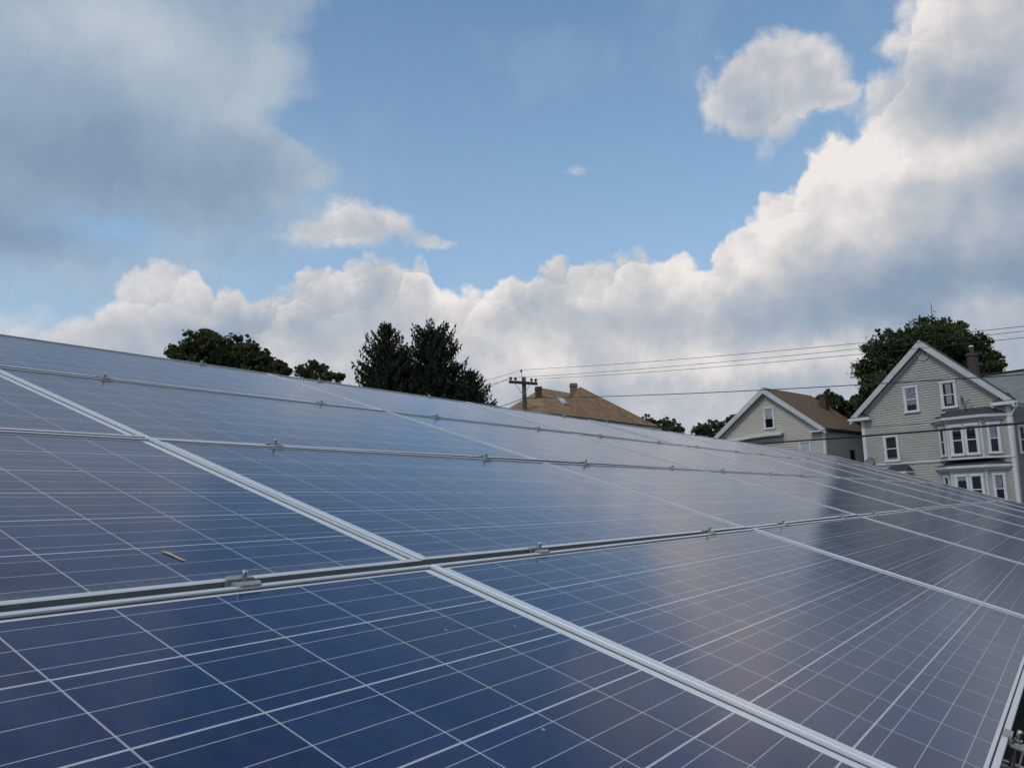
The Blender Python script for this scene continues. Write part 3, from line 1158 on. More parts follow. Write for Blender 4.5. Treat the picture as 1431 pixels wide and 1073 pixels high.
def bay(house, zb, zt, zr0, zr1, win_z, win_h, label, lower):
    """three-sided bay with its own shallow hipped roof"""
    Pl = [(-3.08, 0), (-2.38, .60), (-.93, .60), (-.28, 0)]
    m_ = MB()
    walls = []
    for (ax, ad), (bx_, bd) in zip(Pl, Pl[1:]):
        L = math.hypot(bx_ - ax, bd - ad)
        w = Wall(ax, -ad, (bx_ - ax, -(bd - ad)))
        walls.append((w, L))
        w.laps(m_, lambda z, L=L: (0, L), zb, zt, .118, .018)
        m_.face([w.p(0, 0, zb), w.p(L, 0, zb), w.p(L, 0, zt), w.p(0, 0, zt)])
    m_.face([(x, -d, zb) for x, d in Pl])
    o = tag(m_.build('bay', M['sage'], house), label)
    # roof
    m_ = MB()
    E_ = [(-3.42, .0), (-2.47, .84), (-.84, .84), (.02, .0)]
    T_ = [(-2.55, .03), (-2.25, .06), (-1.0, .06), (-.75, .03)]
    for i in range(3):
        m_.face([(E_[i][0], -E_[i][1], zr0), (E_[i + 1][0], -E_[i + 1][1], zr0), (T_[i + 1][0], -T_[i + 1][1], zr1), (T_[i][0], -T_[i][1], zr1)],
                [(E_[i][0], 0), (E_[i + 1][0], 0), (T_[i + 1][0], .8), (T_[i][0], .8)])
    m_.build('bay_roof', M['roof_dark'], o)
    # fascia and cornice under the roof
    m_ = MB()
    b = [(x, -d) for x, d in E_]
    m_.face([(x, y, zr0 - .003) for x, y in b][::-1])
    for i in range(3):
        (xa, ya), (xb, yb) = b[i], b[i + 1]
        m_.face([(xa, ya, zr0 - .12), (xb, yb, zr0 - .12), (xb, yb, zr0 - .003), (xa, ya, zr0 - .003)])
    m_.face([(x, y, zr0 - .12) for x, y in b][::-1])
    sh = [(-3.25, 0), (-2.43, .70), (-.88, .70), (-.12, 0)]
    for i in range(3):
        (xa, da), (xb, db) = sh[i], sh[i + 1]
        m_.face([(xa, -da, zr0 - .22), (xb, -db, zr0 - .22), (xb, -db, zr0 - .12), (xa, -da, zr0 - .12)])
    m_.face([(x, -d, zr0 - .22) for x, d in sh])
    m_.build('bay_cornice', M['offwhite'], o)
    # corner posts
    for (x, d) in Pl[1:3]:
        m_ = MB()
        m_.box(x - .05, x + .05, -d - .035, -d + .05, zb, zr0 - .22)
        m_.build('corner_post', M['offwhite'], o)
    window(o, walls[0][0], .27, win_z, .36, win_h, pane='pane', tw=.08)
    w = walls[1][0]
    window(o, w, .20, win_z, .44, win_h, curtain=('lace', .0, 1, .82, .99), tw=.10)
    window(o, w, .81, win_z, .44, win_h, curtain=('lace', .0, 1, .85, .99) if not lower else None, tw=.10)
    window(o, walls[2][0], .28, win_z, .36, win_h, pane='pane', tw=.08, curtain=('curtain', .1, .9, .5, .98))
    return o


bay(hR, 3.30, 5.02, 5.12, 5.47, 3.46, 1.22, 'upper bay window', False)
bay(hR, .55, 2.85, 2.95, 3.20, 1.30, 1.18, 'lower bay window', True)
m_ = MB()
F.box(m_, -6.55, -3.10, .026, .07, 3.22, 3.29)
F.box(m_, -.27, .13, .026, .07, 3.22, 3.29)
for (ax, ad), (bx_, bd) in zip([(-3.12, 0), (-2.40, .63), (-.91, .63)], [(-2.40, .63), (-.91, .63), (-.24, 0)]):
    w = Wall(ax, -ad, (bx_ - ax, -(bd - ad)))
    w.box(m_, .0, math.hypot(bx_ - ax, bd - ad), 0, .035, 3.225, 3.30)
m_.build('belt_board', M['white'], hR)
# small hood over the side door, with a bracket
m_ = MB()
hx0, hx1 = -5.55, -4.35
m_.face([F.p(hx0, .75, 2.86), F.p(hx1, .75, 2.86), F.p(hx1 - .25, .05, 3.17), F.p(hx0 + .15, .05, 3.17)], [(0, 0), (1.2, 0), (1, .8), (.2, .8)])
m_.face([F.p(hx1, .75, 2.86), F.p(hx1, .02, 2.86), F.p(hx1 - .25, .05, 3.17)], [(0, 0), (.7, 0), (.7, .4)])
m_.face([F.p(hx0, .02, 2.86), F.p(hx0, .75, 2.86), F.p(hx0 + .15, .05, 3.17)], [(0, 0), (.7, 0), (.7, .4)])
h_ = m_.build('door_hood', M['roof_dark'], hR)
m_ = MB()
F.box(m_, hx0, hx1, .02, .75, 2.77, 2.855)
m_.build('hood_fascia', M['white'], h_)
m_ = MB()
F.box(m_, -5.35, -4.5, .0, .05, .6, 2.6)
d_ = m_.build('door', M['offwhite'], hR)
chimney(hR, -2.42, 2.9, 6.4, 8.42, .185, .185, 'brick', .34, hR)
m_ = MB()
m_.tube([F.p(.48, .22, 5.52), F.p(.46, .20, 5.38), F.p(.20, .13, 5.10), F.p(.17, .12, 4.9), F.p(.17, .12, .4)], .045, 10)
m_.build('downspout', M['offwhite'], hR, True)
m_ = MB()
m_.bar((ER_ + .05, -.30, ZE - .06), (ER_ + .05, 1.85, ZE - .06), .12, .11)
m_.bar((EL_ - .05, -.30, ZE - .06), (EL_ - .05, 1.85, ZE - .06), .12, .11)
m_.build('gutter', M['offwhite'], hR)
# cross wing behind with a grey-green roof
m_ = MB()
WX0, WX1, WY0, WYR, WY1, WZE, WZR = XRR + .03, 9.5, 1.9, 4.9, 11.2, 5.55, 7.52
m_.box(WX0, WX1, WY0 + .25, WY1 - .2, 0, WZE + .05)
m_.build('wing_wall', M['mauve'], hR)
WW = Wall(WX0, WY0 + .25)
for a_ in (1.6, 4.2, 6.8):
    for z_ in (1.3, 3.7):
        window(hR, WW, a_, z_, .75, 1.3, curtain=('lace', 0, 1, .55, .98))
m_ = MB()
L = math.hypot(WYR - WY0, WZR - WZE)
xa = -7.0
m_.face([(xa, WY0, WZE), (WX1 + .3, WY0, WZE), (WX1 + .3, WYR, WZR), (xa, WYR, WZR)], [(xa, 0), (WX1, 0), (WX1, L), (xa, L)])
m_.face([(WX1 + .3, WY1, WZE), (xa, WY1, WZE), (xa, WYR, WZR), (WX1 + .3, WYR, WZR)], [(WX1, 0), (xa, 0), (xa, L), (WX1, L)])
m_.face([(xa, WY0, WZE - .1), (WX1 + .3, WY0, WZE - .1), (WX1 + .3, WY0, WZE), (xa, WY0, WZE)], [(0, 0), (1, 0), (1, .1), (0, .1)])
m_.face([(WX1 + .28, WY0, WZE), (WX1 + .28, WY1, WZE), (WX1 + .28, WYR, WZR)], [(0, 0), (1, 0), (.5, 1)])
m_.face([(XL, .12, 5.5), (XRR, .12, 5.5), (XRR, WY0 + .1, WZE + .02), (XL, WY0 + .1, WZE + .02)], [(0, 0), (7, 0), (7, 2), (0, 2)])
wr_ = m_.build('wing_roof', M['roof_green'], hR)
m_ = MB()
m_.bar((xa, WYR, WZR + .02), (WX1 + .3, WYR, WZR + .02), .26, .05)
m_.build('ridge_cap', M['roof_dark'], wr_)
m_ = MB()
m_.tube([(.75, 3.1, 6.2), (.75, 3.1, 6.75)], .06, 10)
m_.build('vent_pipe', M['dark'], wr_)


def satellite_dish(loc, face, r, mast, label):
    """shallow bowl on an arm, with its feed horn; the mast stands on the house"""
    o = empty('satellite_dish', loc, 0, label, 'satellite dish')
    f_ = Vector(face).normalized()
    u_ = f_.orthogonal().normalized()
    v_ = f_.cross(u_)
    m_ = MB()
    c_ = Vector((0, 0, mast))
    prev = None
    for i in range(5):
        rr = r * i / 4
        ring = [c_ + (u_ * math.cos(t) + v_ * math.sin(t)) * rr + f_ * (.28 * r * (i / 4) ** 2) for t in [2 * math.pi * j / 24 for j in range(24)]]
        if prev:
            for j in range(24):
                m_.face([prev[j], prev[(j + 1) % 24], ring[(j + 1) % 24], ring[j]])
                m_.face([q_ - f_ * .012 for q_ in (ring[j], ring[(j + 1) % 24], prev[(j + 1) % 24], prev[j])])
        prev = ring
    m_.build('bowl', M['dish'], o)
    m_ = MB()
    m_.tube([(0, 0, 0), (0, 0, mast * .8), c_ - f_ * .02], .022, 8)
    m_.build('mast', M['post'], o)
    m_ = MB()
    low = c_ - v_ * r * .95 * (1 if v_.z > 0 else -1)
    tip = c_ + f_ * r * 1.1
    m_.tube([low + f_ * .28 * r, tip], .014, 6)
    m_.tube([tip - f_ * .02, tip + f_ * .09], .035, 8)
    m_.build('feed_arm', M['post'], o)
    return o


HW = hR.matrix_basis.copy()
HW = Matrix.Translation((40.62, 1.18, 0)) @ Matrix.Rotation(rzR, 4, 'Z')
satellite_dish(HW @ F.p(-6.42, .09, 3.0), (HW.to_3x3() @ Vector((-.25, -1, .25))), .27, .38, 'round grey satellite dish on the lower left corner of the grey green house')
satellite_dish(HW @ F.p(-1.72, .35, 5.33), (HW.to_3x3() @ Vector((1, .18, .25))), .24, .46, 'small satellite dish seen edge on, standing on the upper bay roof')

# ---- cream house in the middle
rzM = math.atan2(-0.9841, -0.1774)
hM = empty('gabled_cottage', (51.21, 11.42, 0), rzM, 'cream clapboard house with a brown shingle roof and a single attic window', 'house')
XL, XRR, XA = -7.18, 0.0, -3.66
ZE, ZA = 5.92, 8.88
EL_, ER_ = -7.50, 0.20
slope = (ZA - ZE) / (XA - EL_)
G = Wall(0, 0)


def spanM(z):
    zz = z + .2
    if zz < ZE + .2:
        return XL, XRR
    d = (zz - ZE) / slope
    return max(XL, EL_ + d), min(XRR, ER_ - d * (ER_ - XA) / (XA - EL_))


m_ = MB()
G.laps(m_, spanM, .5, ZA - .2, .155, .03)
m_.face([G.p(XL, 0, 0), G.p(XRR, 0, 0), G.p(XRR, 0, ZE), G.p(XA, 0, ZA - .1), G.p(XL, 0, ZE)])
m_.build('front_wall', M['cream'], hM)
m_ = MB()
DM = 6.4
SR = Wall(XRR, 0, (0, 1))
SR.laps(m_, lambda z: (0, DM), .5, ZE - .12, .155, .03)
m_.face([SR.p(0, 0, 0), SR.p(DM, 0, 0), SR.p(DM, 0, ZE), SR.p(0, 0, ZE)])
SL = Wall(XL, DM, (0, -1))
SL.laps(m_, lambda z: (0, DM), .5, ZE - .12, .155, .03)
m_.face([SL.p(0, 0, 0), SL.p(DM, 0, 0), SL.p(DM, 0, ZE), SL.p(0, 0, ZE)])
SB = Wall(XRR, DM, (-1, 0))
m_.face([SB.p(0, 0, 0), SB.p(XRR - XL, 0, 0), SB.p(XRR - XL, 0, ZE), SB.p(XRR - XA, 0, ZA - .1), SB.p(0, 0, ZE)])
m_.build('side_wall', M['cream'], hM)
m_ = MB()
m_.box(XL - .03, XRR + .03, -.05, DM + .03, 0, .5)
m_.build('foundation', M['concrete'], hM)
roM = gable_roof(hM, EL_, XA, ER_, ZE, ZA, -.34, DM + .3, .09, M['roof_brown'])
rake(hM, G, EL_, XA, ER_, ZE - .012, ZA - .012, .30, .36, .33)
rake(hM, G, EL_ + .02, XA, ER_ - .02, ZE - .10, ZA - .105, .03, .30, .05, 'soffit', 'offwhite')
m_ = MB()
G.box(m_, ER_ - 1.0, ER_ + .02, .02, .36, 5.74, 5.82)
m_.build('cornice_return', M['white'], hM)
for a0, a1 in ((XL - .02, XL + .12), (XRR - .14, XRR + .02)):
    m_ = MB()
    G.box(m_, a0, a1, 0, .05, .45, 5.72)
    m_.build('corner_board', M['white'], hM)
window(hM, G, -3.79, 6.28, .56, 1.24, pane='pane', curtain=('offwhite', 0, 1, .52, 1.0), tw=.09)
window(hM, G, -1.57, 3.75, .60, 1.44, pane='pane_blind', tw=.09)
# warped pent boards across the left of the front
m_ = MB()
n = 12
ln = []
for i in range(n + 1):
    t_ = i / n
    x = -6.55 + 3.95 * t_
    sag = .17 * math.sin(math.pi * (t_ * .9 + .05))
    ln.append((x, 5.86 + .03 * t_ - .10 * (1 - t_) ** 2 + sag * .5, 5.60 + .12 * t_ - .16 * (1 - t_) ** 2 + sag * .4))
for (xa, za, zb), (xb, zc, zd) in zip(ln, ln[1:]):
    m_.hexa([G.p(xa, .46, zb), G.p(xb, .46, zd), G.p(xb, .03, zc - .05), G.p(xa, .03, za - .05)],
            [G.p(xa, .46, zb + .11), G.p(xb, .46, zd + .11), G.p(xb, .03, zc), G.p(xa, .03, za)])
m_.build('pent_roof', M['offwhite'], hM)
m_ = MB()
m_.tube([G.p(.20, .28, 5.72), G.p(.10, .16, 5.55), G.p(.06, .09, 5.35), G.p(.06, .09, .3)], .045, 8)
m_.build('downspout', M['white'], hM, True)
m_ = MB()
m_.bar((ER_ + .05, -.3, ZE - .05), (ER_ + .05, DM + .25, ZE - .05), .13, .11)
m_.build('gutter', M['dark'], hM)
window(hM, SR, 3.55, 3.3, .42, 1.35, trim='dark')
chimney(hM, -2.15, 5.2, 6.6, 8.66, .23, .25, 'brick', None, roM)

# ---- tan hipped roof beyond the pole
hT = empty('hipped_house', (0, 0, 0), 0, 'tan shingled hipped roof with two brick chimneys and a small skylight, behind the utility pole', 'house')
T = {}
T['A1'] = at(757, 542.0, 71.0)
T['A2'] = at(796, 549.2, 74.2)
T['B'] = at(811, 540.5, 70.5)
T['R'] = at(924, 597.5, 75.0)
zE = T['R'].z
d0_ = Vector((T['R'].x - at(833, 585.6, 65.6).x, T['R'].y - at(833, 585.6, 65.6).y, 0))
T['M'] = at(833, 585.6, 65.6)
T['M'].z = zE
T['N'] = T['M'] - d0_ * .62
T['N'].z = zE
back = Vector((d0_.y, -d0_.x, 0)).normalized()
if back.dot(CF) < 0:
    back = -back
_r = ray(690, 583.7)
T['L'] = at(690, 583.7, (zE - CAM.z) * math.hypot(_r.x, _r.y) / _r.z)
T['Lb'] = T['L'] + d0_ * .9
T['Rb'] = T['R'] + back * 9.0
off_ = back * .35
m_ = MB()


def tri(*names):
    pts = [T[n_] if isinstance(n_, str) else n_ for n_ in names]
    u_ = (pts[1] - pts[0]).normalized()
    nn = u_.cross(pts[-1] - pts[0]).normalized()
    if nn.z < 0:
        pts = pts[::-1]
        u_ = (pts[1] - pts[0]).normalized()
        nn = u_.cross(pts[-1] - pts[0]).normalized()
    h_ = Vector((nn.y, -nn.x, 0))
    h_ = h_.normalized() if h_.length > 1e-4 else Vector((1, 0, 0))
    v_ = nn.cross(h_)
    m_.face(pts, [(p.dot(h_), p.dot(v_)) for p in pts])


K = T['N'].lerp(T['M'], .55)
T['V'] = K
tri('N', 'V', 'A1')
tri('V', 'A2', 'A1')
tri('V', 'B', 'A2')
tri('V', 'M', 'B')
tri('M', 'R', 'B')
tri('L', 'N', 'A1')
tri('R', 'Rb', 'B')
tri('Lb', 'L', 'A1')
tri('Rb', 'Lb', 'A2')
tri('Lb', 'A1', 'A2')
tri('Rb', 'A2', 'B')
roT = m_.build('roof', M['roof_tan'], hT)
m_ = MB()
ring = [T['N'], T['M'], T['R'], T['Rb'], T['Lb'], T['L']]
cen = sum(ring, Vector()) / 6
inn = [cen + (p - cen) * .94 for p in ring]
for i in range(6):
    j = (i + 1) % 6
    a, b = inn[i], inn[j]
    m_.face([(a.x, a.y, 0), (b.x, b.y, 0), (b.x, b.y, zE - .15), (a.x, a.y, zE - .15)])
m_.build('wall', M['tanwall'], hT)
m_ = MB()
for i in range(6):
    j = (i + 1) % 6
    m_.bar(ring[i] - Vector((0, 0, .13)), ring[j] - Vector((0, 0, .13)), .10, .22)
m_.face([p - Vector((0, 0, .2)) for p in ring])
m_.build('eave_board', M['white'], hT)
m_ = MB()
m_.bar(ring[0] + Vector((0, 0, .0)) - back * .12, ring[2] - back * .12 + Vector((0, 0, .0)), .12, .07)
m_.build('gutter', M['dark'], hT)


for a_, b_, fr in ((0, 1, (.2, .6)), (1, 2, (.12, .38, .64, .88)), (5, 0, (.3, .7))):
    pa_, pb_ = inn[a_], inn[b_]
    L_ = math.hypot(pb_.x - pa_.x, pb_.y - pa_.y)
    w = Wall(pa_.x, pa_.y, (pb_.x - pa_.x, pb_.y - pa_.y))
    if w.n.dot(w.o - Vector((cen.x, cen.y, 0))) < 0:
        w = Wall(pb_.x, pb_.y, (pa_.x - pb_.x, pa_.y - pb_.y))
    for f_ in fr:
        for z_ in (1.6, 4.6):
            window(hT, w, L_ * f_ - .45, z_, .9, 1.5, curtain=('lace', 0, 1, .6, .98))


def chimney_at(px0, px1, top, bot, dist, material):
    a, b = at((px0 + px1) / 2, top, dist), at((px0 + px1) / 2, bot, dist)
    wd = (at(px1, top, dist) - at(px0, top, dist)).length / 2
    c_ = MB()
    Z = Vector((0, 0, 1))
    e_ = CR.copy()
    e_.z = 0
    e_.normalize()
    n_ = Vector((-e_.y, e_.x, 0))

    def bx(s, z0, z1):
        q_ = [a - e_ * s - n_ * s * .8, a + e_ * s - n_ * s * .8, a + e_ * s + n_ * s * .8, a - e_ * s + n_ * s * .8]
        c_.hexa([(p.x, p.y, z0) for p in q_], [(p.x, p.y, z1) for p in q_])
    bx(wd * .93, b.z - .5, a.z - .3)
    bx(wd * 1.06, a.z - .3, a.z - .13)
    bx(wd * .96, a.z - .13, a.z)
    return c_.build('chimney', M[material], roT)


# skylight lying on the slope
m_ = MB()
pl = [at(777.5, 556.2, 69.3), at(785, 557.5, 69.6), at(794, 565.5, 68.6), at(787.5, 565.6, 68.4)]
nrm = (pl[1] - pl[0]).cross(pl[3] - pl[0]).normalized()
if nrm.dot(CF) > 0:
    nrm = -nrm


def on_roof(px, py):
    """point of the tan roof seen in a direction"""
    d = ray(px, py)
    best = None
    for tn in (('L', 'N', 'A1'), ('N', 'V', 'A1'), ('V', 'A2', 'A1'), ('V', 'B', 'A2'), ('V', 'M', 'B'), ('M', 'R', 'B')):
        a, b, c = (T[q_] for q_ in tn)
        nn = (b - a).cross(c - a).normalized()
        t_ = (a - CAM).dot(nn) / d.dot(nn)
        p = CAM + d * t_
        s_ = [(y_ - x_).cross(p - x_).dot(nn) for x_, y_ in ((a, b), (b, c), (c, a))]
        if all(q_ > -1e-6 for q_ in s_) or all(q_ < 1e-6 for q_ in s_):
            if best is None or t_ < best[0]:
                best = (t_, p, nn if nn.z > 0 else -nn)
    return best


hits = [on_roof(*q_) for q_ in ((777.5, 556.2), (785.0, 557.4), (794.0, 565.5), (787.3, 565.6))]
ch_ = on_roof(752.3, 555.5)
chimney_at(747.3, 757.3, 540.5, 556, math.hypot((ch_[1] - CAM).x, (ch_[1] - CAM).y), 'brick')
chimney_at(796, 806.5, 536, 551, 71.4, 'brick_tan')
if all(hits):
    b = [h_[1] + h_[2] * .01 for h_ in hits]
    t = [h_[1] + h_[2] * .12 for h_ in hits]
    m_.hexa(b, t)
    sk = m_.build('skylight', M['skylight'], roT)
vp = at(903.5, 589.5, 73.6)
m_ = MB()
m_.tube([vp - Vector((0, 0, .5)), vp + Vector((0, 0, .72))], .055, 8)
m_.build('vent_pipe', M['dark'], roT)

# ------------------------------------------------------------------ utility pole and lines
pt = at(731.9, 527.0, 62)
up_ = empty('utility_pole', (pt.x, pt.y, 0), 0, 'weathered wooden utility pole with a crossarm and dark insulators', 'utility pole')
H = pt.z
m_ = MB()
lean = Vector((-.045 * CR.x, -.045 * CR.y, 0)) * 0
m_.tube([(0, 0, 0), (0, 0, H * .5), (0, 0, H)], [.21, .19, .155], 14)
m_.build('pole', M['wood'], up_, True)
aL, aR = at(711.2, 530.3, 62.4), at(750.8, 534.8, 61.6)
aC_ = (aL + aR) / 2
arm_dir = (aR - aL)
arm_dir.z = 0
arm_dir.normalize()
hz = H - .45
half = 1.12
toward = Vector((arm_dir.y, -arm_dir.x, 0))
if toward.dot(CF) > 0:
    toward = -toward
m_ = MB()
a0 = -arm_dir * half + toward * .17 + Vector((0, 0, hz + .17))
a1 = arm_dir * half + toward * .17 + Vector((0, 0, hz - .17))
m_.bar(a0, a1, .16, .21)
arm = m_.build('crossarm', M['wood_dark'], up_)
m_ = MB()
for s_ in (-1, 1):
    m_.bar(toward * .2 + Vector((0, 0, hz - .95)), arm_dir * (s_ * .62) + toward * .25 + Vector((0, 0, hz - .06 - s_ * .05)), .04, .012, toward)
m_.build('brace', M['post'], up_)
PINS = []
for t_ in (.06, .23, .80, .95):
    b = a0.lerp(a1, t_) + Vector((0, 0, .085))
    m_ = MB()
    m_.lathe(b, (0, 0, 1), [(0, .03), (.09, .03), (.09, .08), (.14, .115), (.17, .08), (.20, .115), (.24, .085), (.29, .07), (.31, .03)], 12)
    m_.build('insulator', M['ceramic'], up_, True)
    PINS.append(Vector((pt.x, pt.y, 0)) + b + Vector((0, 0, .27)))
b = Vector((0, 0, H)) - arm_dir * .10
m_ = MB()
m_.tube([b - Vector((0, 0, .1)), b + Vector((0, 0, .42)) - arm_dir * .08], .022, 8)
m_.build('top_pin', M['post'], up_)
b = b + Vector((0, 0, .40)) - arm_dir * .08
m_ = MB()
m_.lathe(b, (0, 0, 1), [(0, .05), (.04, .095), (.08, .065), (.12, .09), (.17, .06), (.20, .02)], 12)
m_.build('insulator', M['ceramic'], up_, True)
PTOP = Vector((pt.x, pt.y, 0)) + b + Vector((0, 0, .17))


def wire(a, b, sag, rad, label, extend=0.0, n=28, name='power_line', group='overhead lines'):
    a, b = Vector(a), Vector(b)
    pts = []
    for i in range(n + 1):
        t_ = i / n * (1 + extend)
        p = a.lerp(b, t_)
        p.z -= sag * 4 * t_ * (1 + extend - t_) / (1 + extend) ** 2 - (0 if extend == 0 else 0)
        pts.append(p)
    m_ = MB()
    m_.tube(pts, rad, 6)
    return tag(m_.build(name, M['wire'], None, True), label, 'overhead wire', group)


wire(PTOP, at(1431, 449.5, 40), .30, .012, 'topmost of the three thin wires running right from the top of the pole', .25)
wire(PINS[1], at(1431, 456.2, 40), .30, .012, 'middle of the three thin wires running right from the pole crossarm', .25)
wire(PINS[3], at(1431, 465.3, 40), .30, .012, 'lowest of the three thin wires running right from the pole crossarm', .25)
wire(PTOP, at(640, 536, 78), .25, .014, 'topmost of the wires running left from the pole behind the spruces', .2)
wire(PINS[1], at(640, 541, 78), .25, .014, 'middle of the wires running left from the pole behind the spruces', .2)
wire(PINS[0], at(640, 550.5, 78), .25, .014, 'third wire down running left from the pole behind the spruces', .2)
base = Vector((pt.x, pt.y, 0))
c0 = base + Vector((0, 0, at(737, 556.5, 62).z)) + toward * .16
wire(c0, at(1431, 517, 38), .28, .021, 'single dark cable running right from mid pole across the tan roof and the cream gable', .25)
wire(c0, at(640, 582, 76), .20, .024, 'dark cable running left from mid pole to the edge of the array', .2)
wire(c0 - Vector((0, 0, .25)), at(800, 584, 66), .15, .015, 'thin service line dropping from the pole to the tan roofed house')
# coil of slack cable on the pole
m_ = MB()
cc = c0 + arm_dir * .32 - Vector((0, 0, .12))
m_.tube([cc + arm_dir * .17 * math.cos(t_) + Vector((0, 0, .17 * math.sin(t_))) for t_ in [i * 2 * math.pi / 20 for i in range(21)]], .014, 6)
m_.build('cable_coil', M['wire'], up_)
wire(at(1020, 622, 52), at(1431, 589, 37), .08, .045, 'thick black cable crossing low in front of the two clapboard houses', .25)
wire(at(1150, 601, 46), at(1431, 578.5, 38), .05, .010, 'very thin wire crossing the grey green house just above the thick black cable', .25)
mh = at(1305.8, 470, 64)
mt = at(1304.6, 423, 64)
an = empty('antenna_mast', (mh.x, mh.y, 0), 0, 'thin antenna mast rising above the big maple behind the grey green house', 'antenna mast')
m_ = MB()
m_.tube([(0, 0, 0), (0, 0, mt.z - 1.2)], [.06, .04], 8)
m_.build('mast', M['dark'], an)
m_ = MB()
m_.tube([(0, 0, mt.z - 1.25), (0, 0, mt.z)], [.03, .018], 6)
m_.build('whip', M['dark'], an)


# ------------------------------------------------------------------ trees
def limb_chain(p0, d0, length, rnd, n=5, up=.12, wob=.18):
    pts = [Vector(p0)]
    d = Vector(d0).normalized()
    for i in range(n):
        d = (d + Vector((rnd.uniform(-wob, wob), rnd.uniform(-wob, wob), rnd.uniform(-wob, wob) + up))).normalized()
        pts.append(pts[-1] + d * (length / n))
    return pts


def leaf_tree(name, loc, h, label, lobes, material, seed, nleaf, leaf=.17, trunk_r=.28, cat='tree', group=None, fork=.35):
    """tapered trunk, limbs that reach every lobe, and leaf clumps spread through each lobe's shell and inside"""
    rnd = random.Random(seed)
    o = empty(name, loc, 0, label, cat, group)
    m_ = MB()
    zf = h * fork
    m_.tube([(0, 0, 0), (.05, 0, zf * .5), (0, .04, zf)], [trunk_r, trunk_r * .8, trunk_r * .66], 10)
    cents = []
    for (lx, ly, lz, rx, ry, rz) in lobes:
        c_ = Vector((lx, ly, lz))
        a = Vector((0, 0, zf * rnd.uniform(.85, 1.0)))
        mid = a.lerp(c_, .5) + Vector((rnd.uniform(-.3, .3), rnd.uniform(-.3, .3), .35))
        m_.tube([a, mid, c_], [trunk_r * .34, trunk_r * .18, trunk_r * .05], 7)
        for _ in range(3):
            v_ = Vector((rnd.gauss(0, 1), rnd.gauss(0, 1), rnd.gauss(.2, 1))).normalized()
            e_ = c_ + Vector((v_.x * rx, v_.y * ry, v_.z * rz)) * .9
            s_ = mid.lerp(c_, rnd.uniform(.3, 1))
            m_.tube([s_, s_.lerp(e_, .5) + Vector((0, 0, .12)), e_], [trunk_r * .13, trunk_r * .08, trunk_r * .03], 5)
    m_.build('trunk', M['bark'], o, True)
    V, Fc = [], []
    # smaller sprays of leaves standing out from each lobe, so the outline is ragged
    extra = []
    for (lx, ly, lz, rx, ry, rz) in lobes:
        for _ in range(4):
            v_ = Vector((rnd.gauss(0, 1), rnd.gauss(0, 1), rnd.gauss(.15, 1))).normalized()
            f_ = rnd.uniform(.84, 1.03)
            s_ = rnd.uniform(.16, .36)
            extra.append((lx + v_.x * rx * f_, ly + v_.y * ry * f_, lz + v_.z * rz * f_, rx * s_, ry * s_, rz * s_ * 1.1))
    lobes = [(l[0], l[1], l[2], l[3] * .97, l[4] * .97, l[5] * .97) for l in lobes] + extra
    vol = [math.pow(l[3] * l[4] * l[5], .72) for l in lobes]
    tot = sum(vol)
    for l, vv in zip(lobes, vol):
        lx, ly, lz, rx, ry, rz = l
        nclump = max(3, int(nleaf * vv / tot / 26))
        for _ in range(nclump):
            v_ = Vector((rnd.gauss(0, 1), rnd.gauss(0, 1), rnd.gauss(.08, 1))).normalized()
            rr = rnd.uniform(.45, 1.0) ** .55 * rnd.choice((1, 1, 1, 1.10))
            cpos = Vector((lx + v_.x * rx * rr, ly + v_.y * ry * rr, lz + v_.z * rz * rr))
            cr_ = rnd.uniform(.24, .56) * min(1, (rx + rz) / 2.2)
            for _ in range(26):
                w_ = Vector((rnd.gauss(0, .5), rnd.gauss(0, .5), rnd.gauss(0, .42))) * cr_
                p = cpos + w_
                nrm = (v_ * .5 + Vector((rnd.gauss(0, 1), rnd.gauss(0, 1), rnd.gauss(.5, 1)))).normalized()
                t_ = nrm.orthogonal().normalized()
                b_ = nrm.cross(t_)
                a_ = rnd.uniform(0, 6.28)
                t_, b_ = t_ * math.cos(a_) + b_ * math.sin(a_), b_ * math.cos(a_) - t_ * math.sin(a_)
                s_ = leaf * rnd.uniform(.6, 1.25)
                i = len(V)
                # pointed leaf with a slight fold
                V += [p - t_ * s_, p + b_ * s_ * .55 + nrm * s_ * .12, p + t_ * s_, p - b_ * s_ * .55 + nrm * s_ * .12]
                Fc.append((i, i + 1, i + 2))
                Fc.append((i, i + 2, i + 3))
    me = bpy.data.meshes.new('crown')
    me.from_pydata([tuple(v_) for v_ in V], [], Fc)
    me.materials.append(M[material])
    me.update()
    c_ = bpy.data.objects.new('crown', me)
    COL.objects.link(c_)
    c_.parent = o
    return o


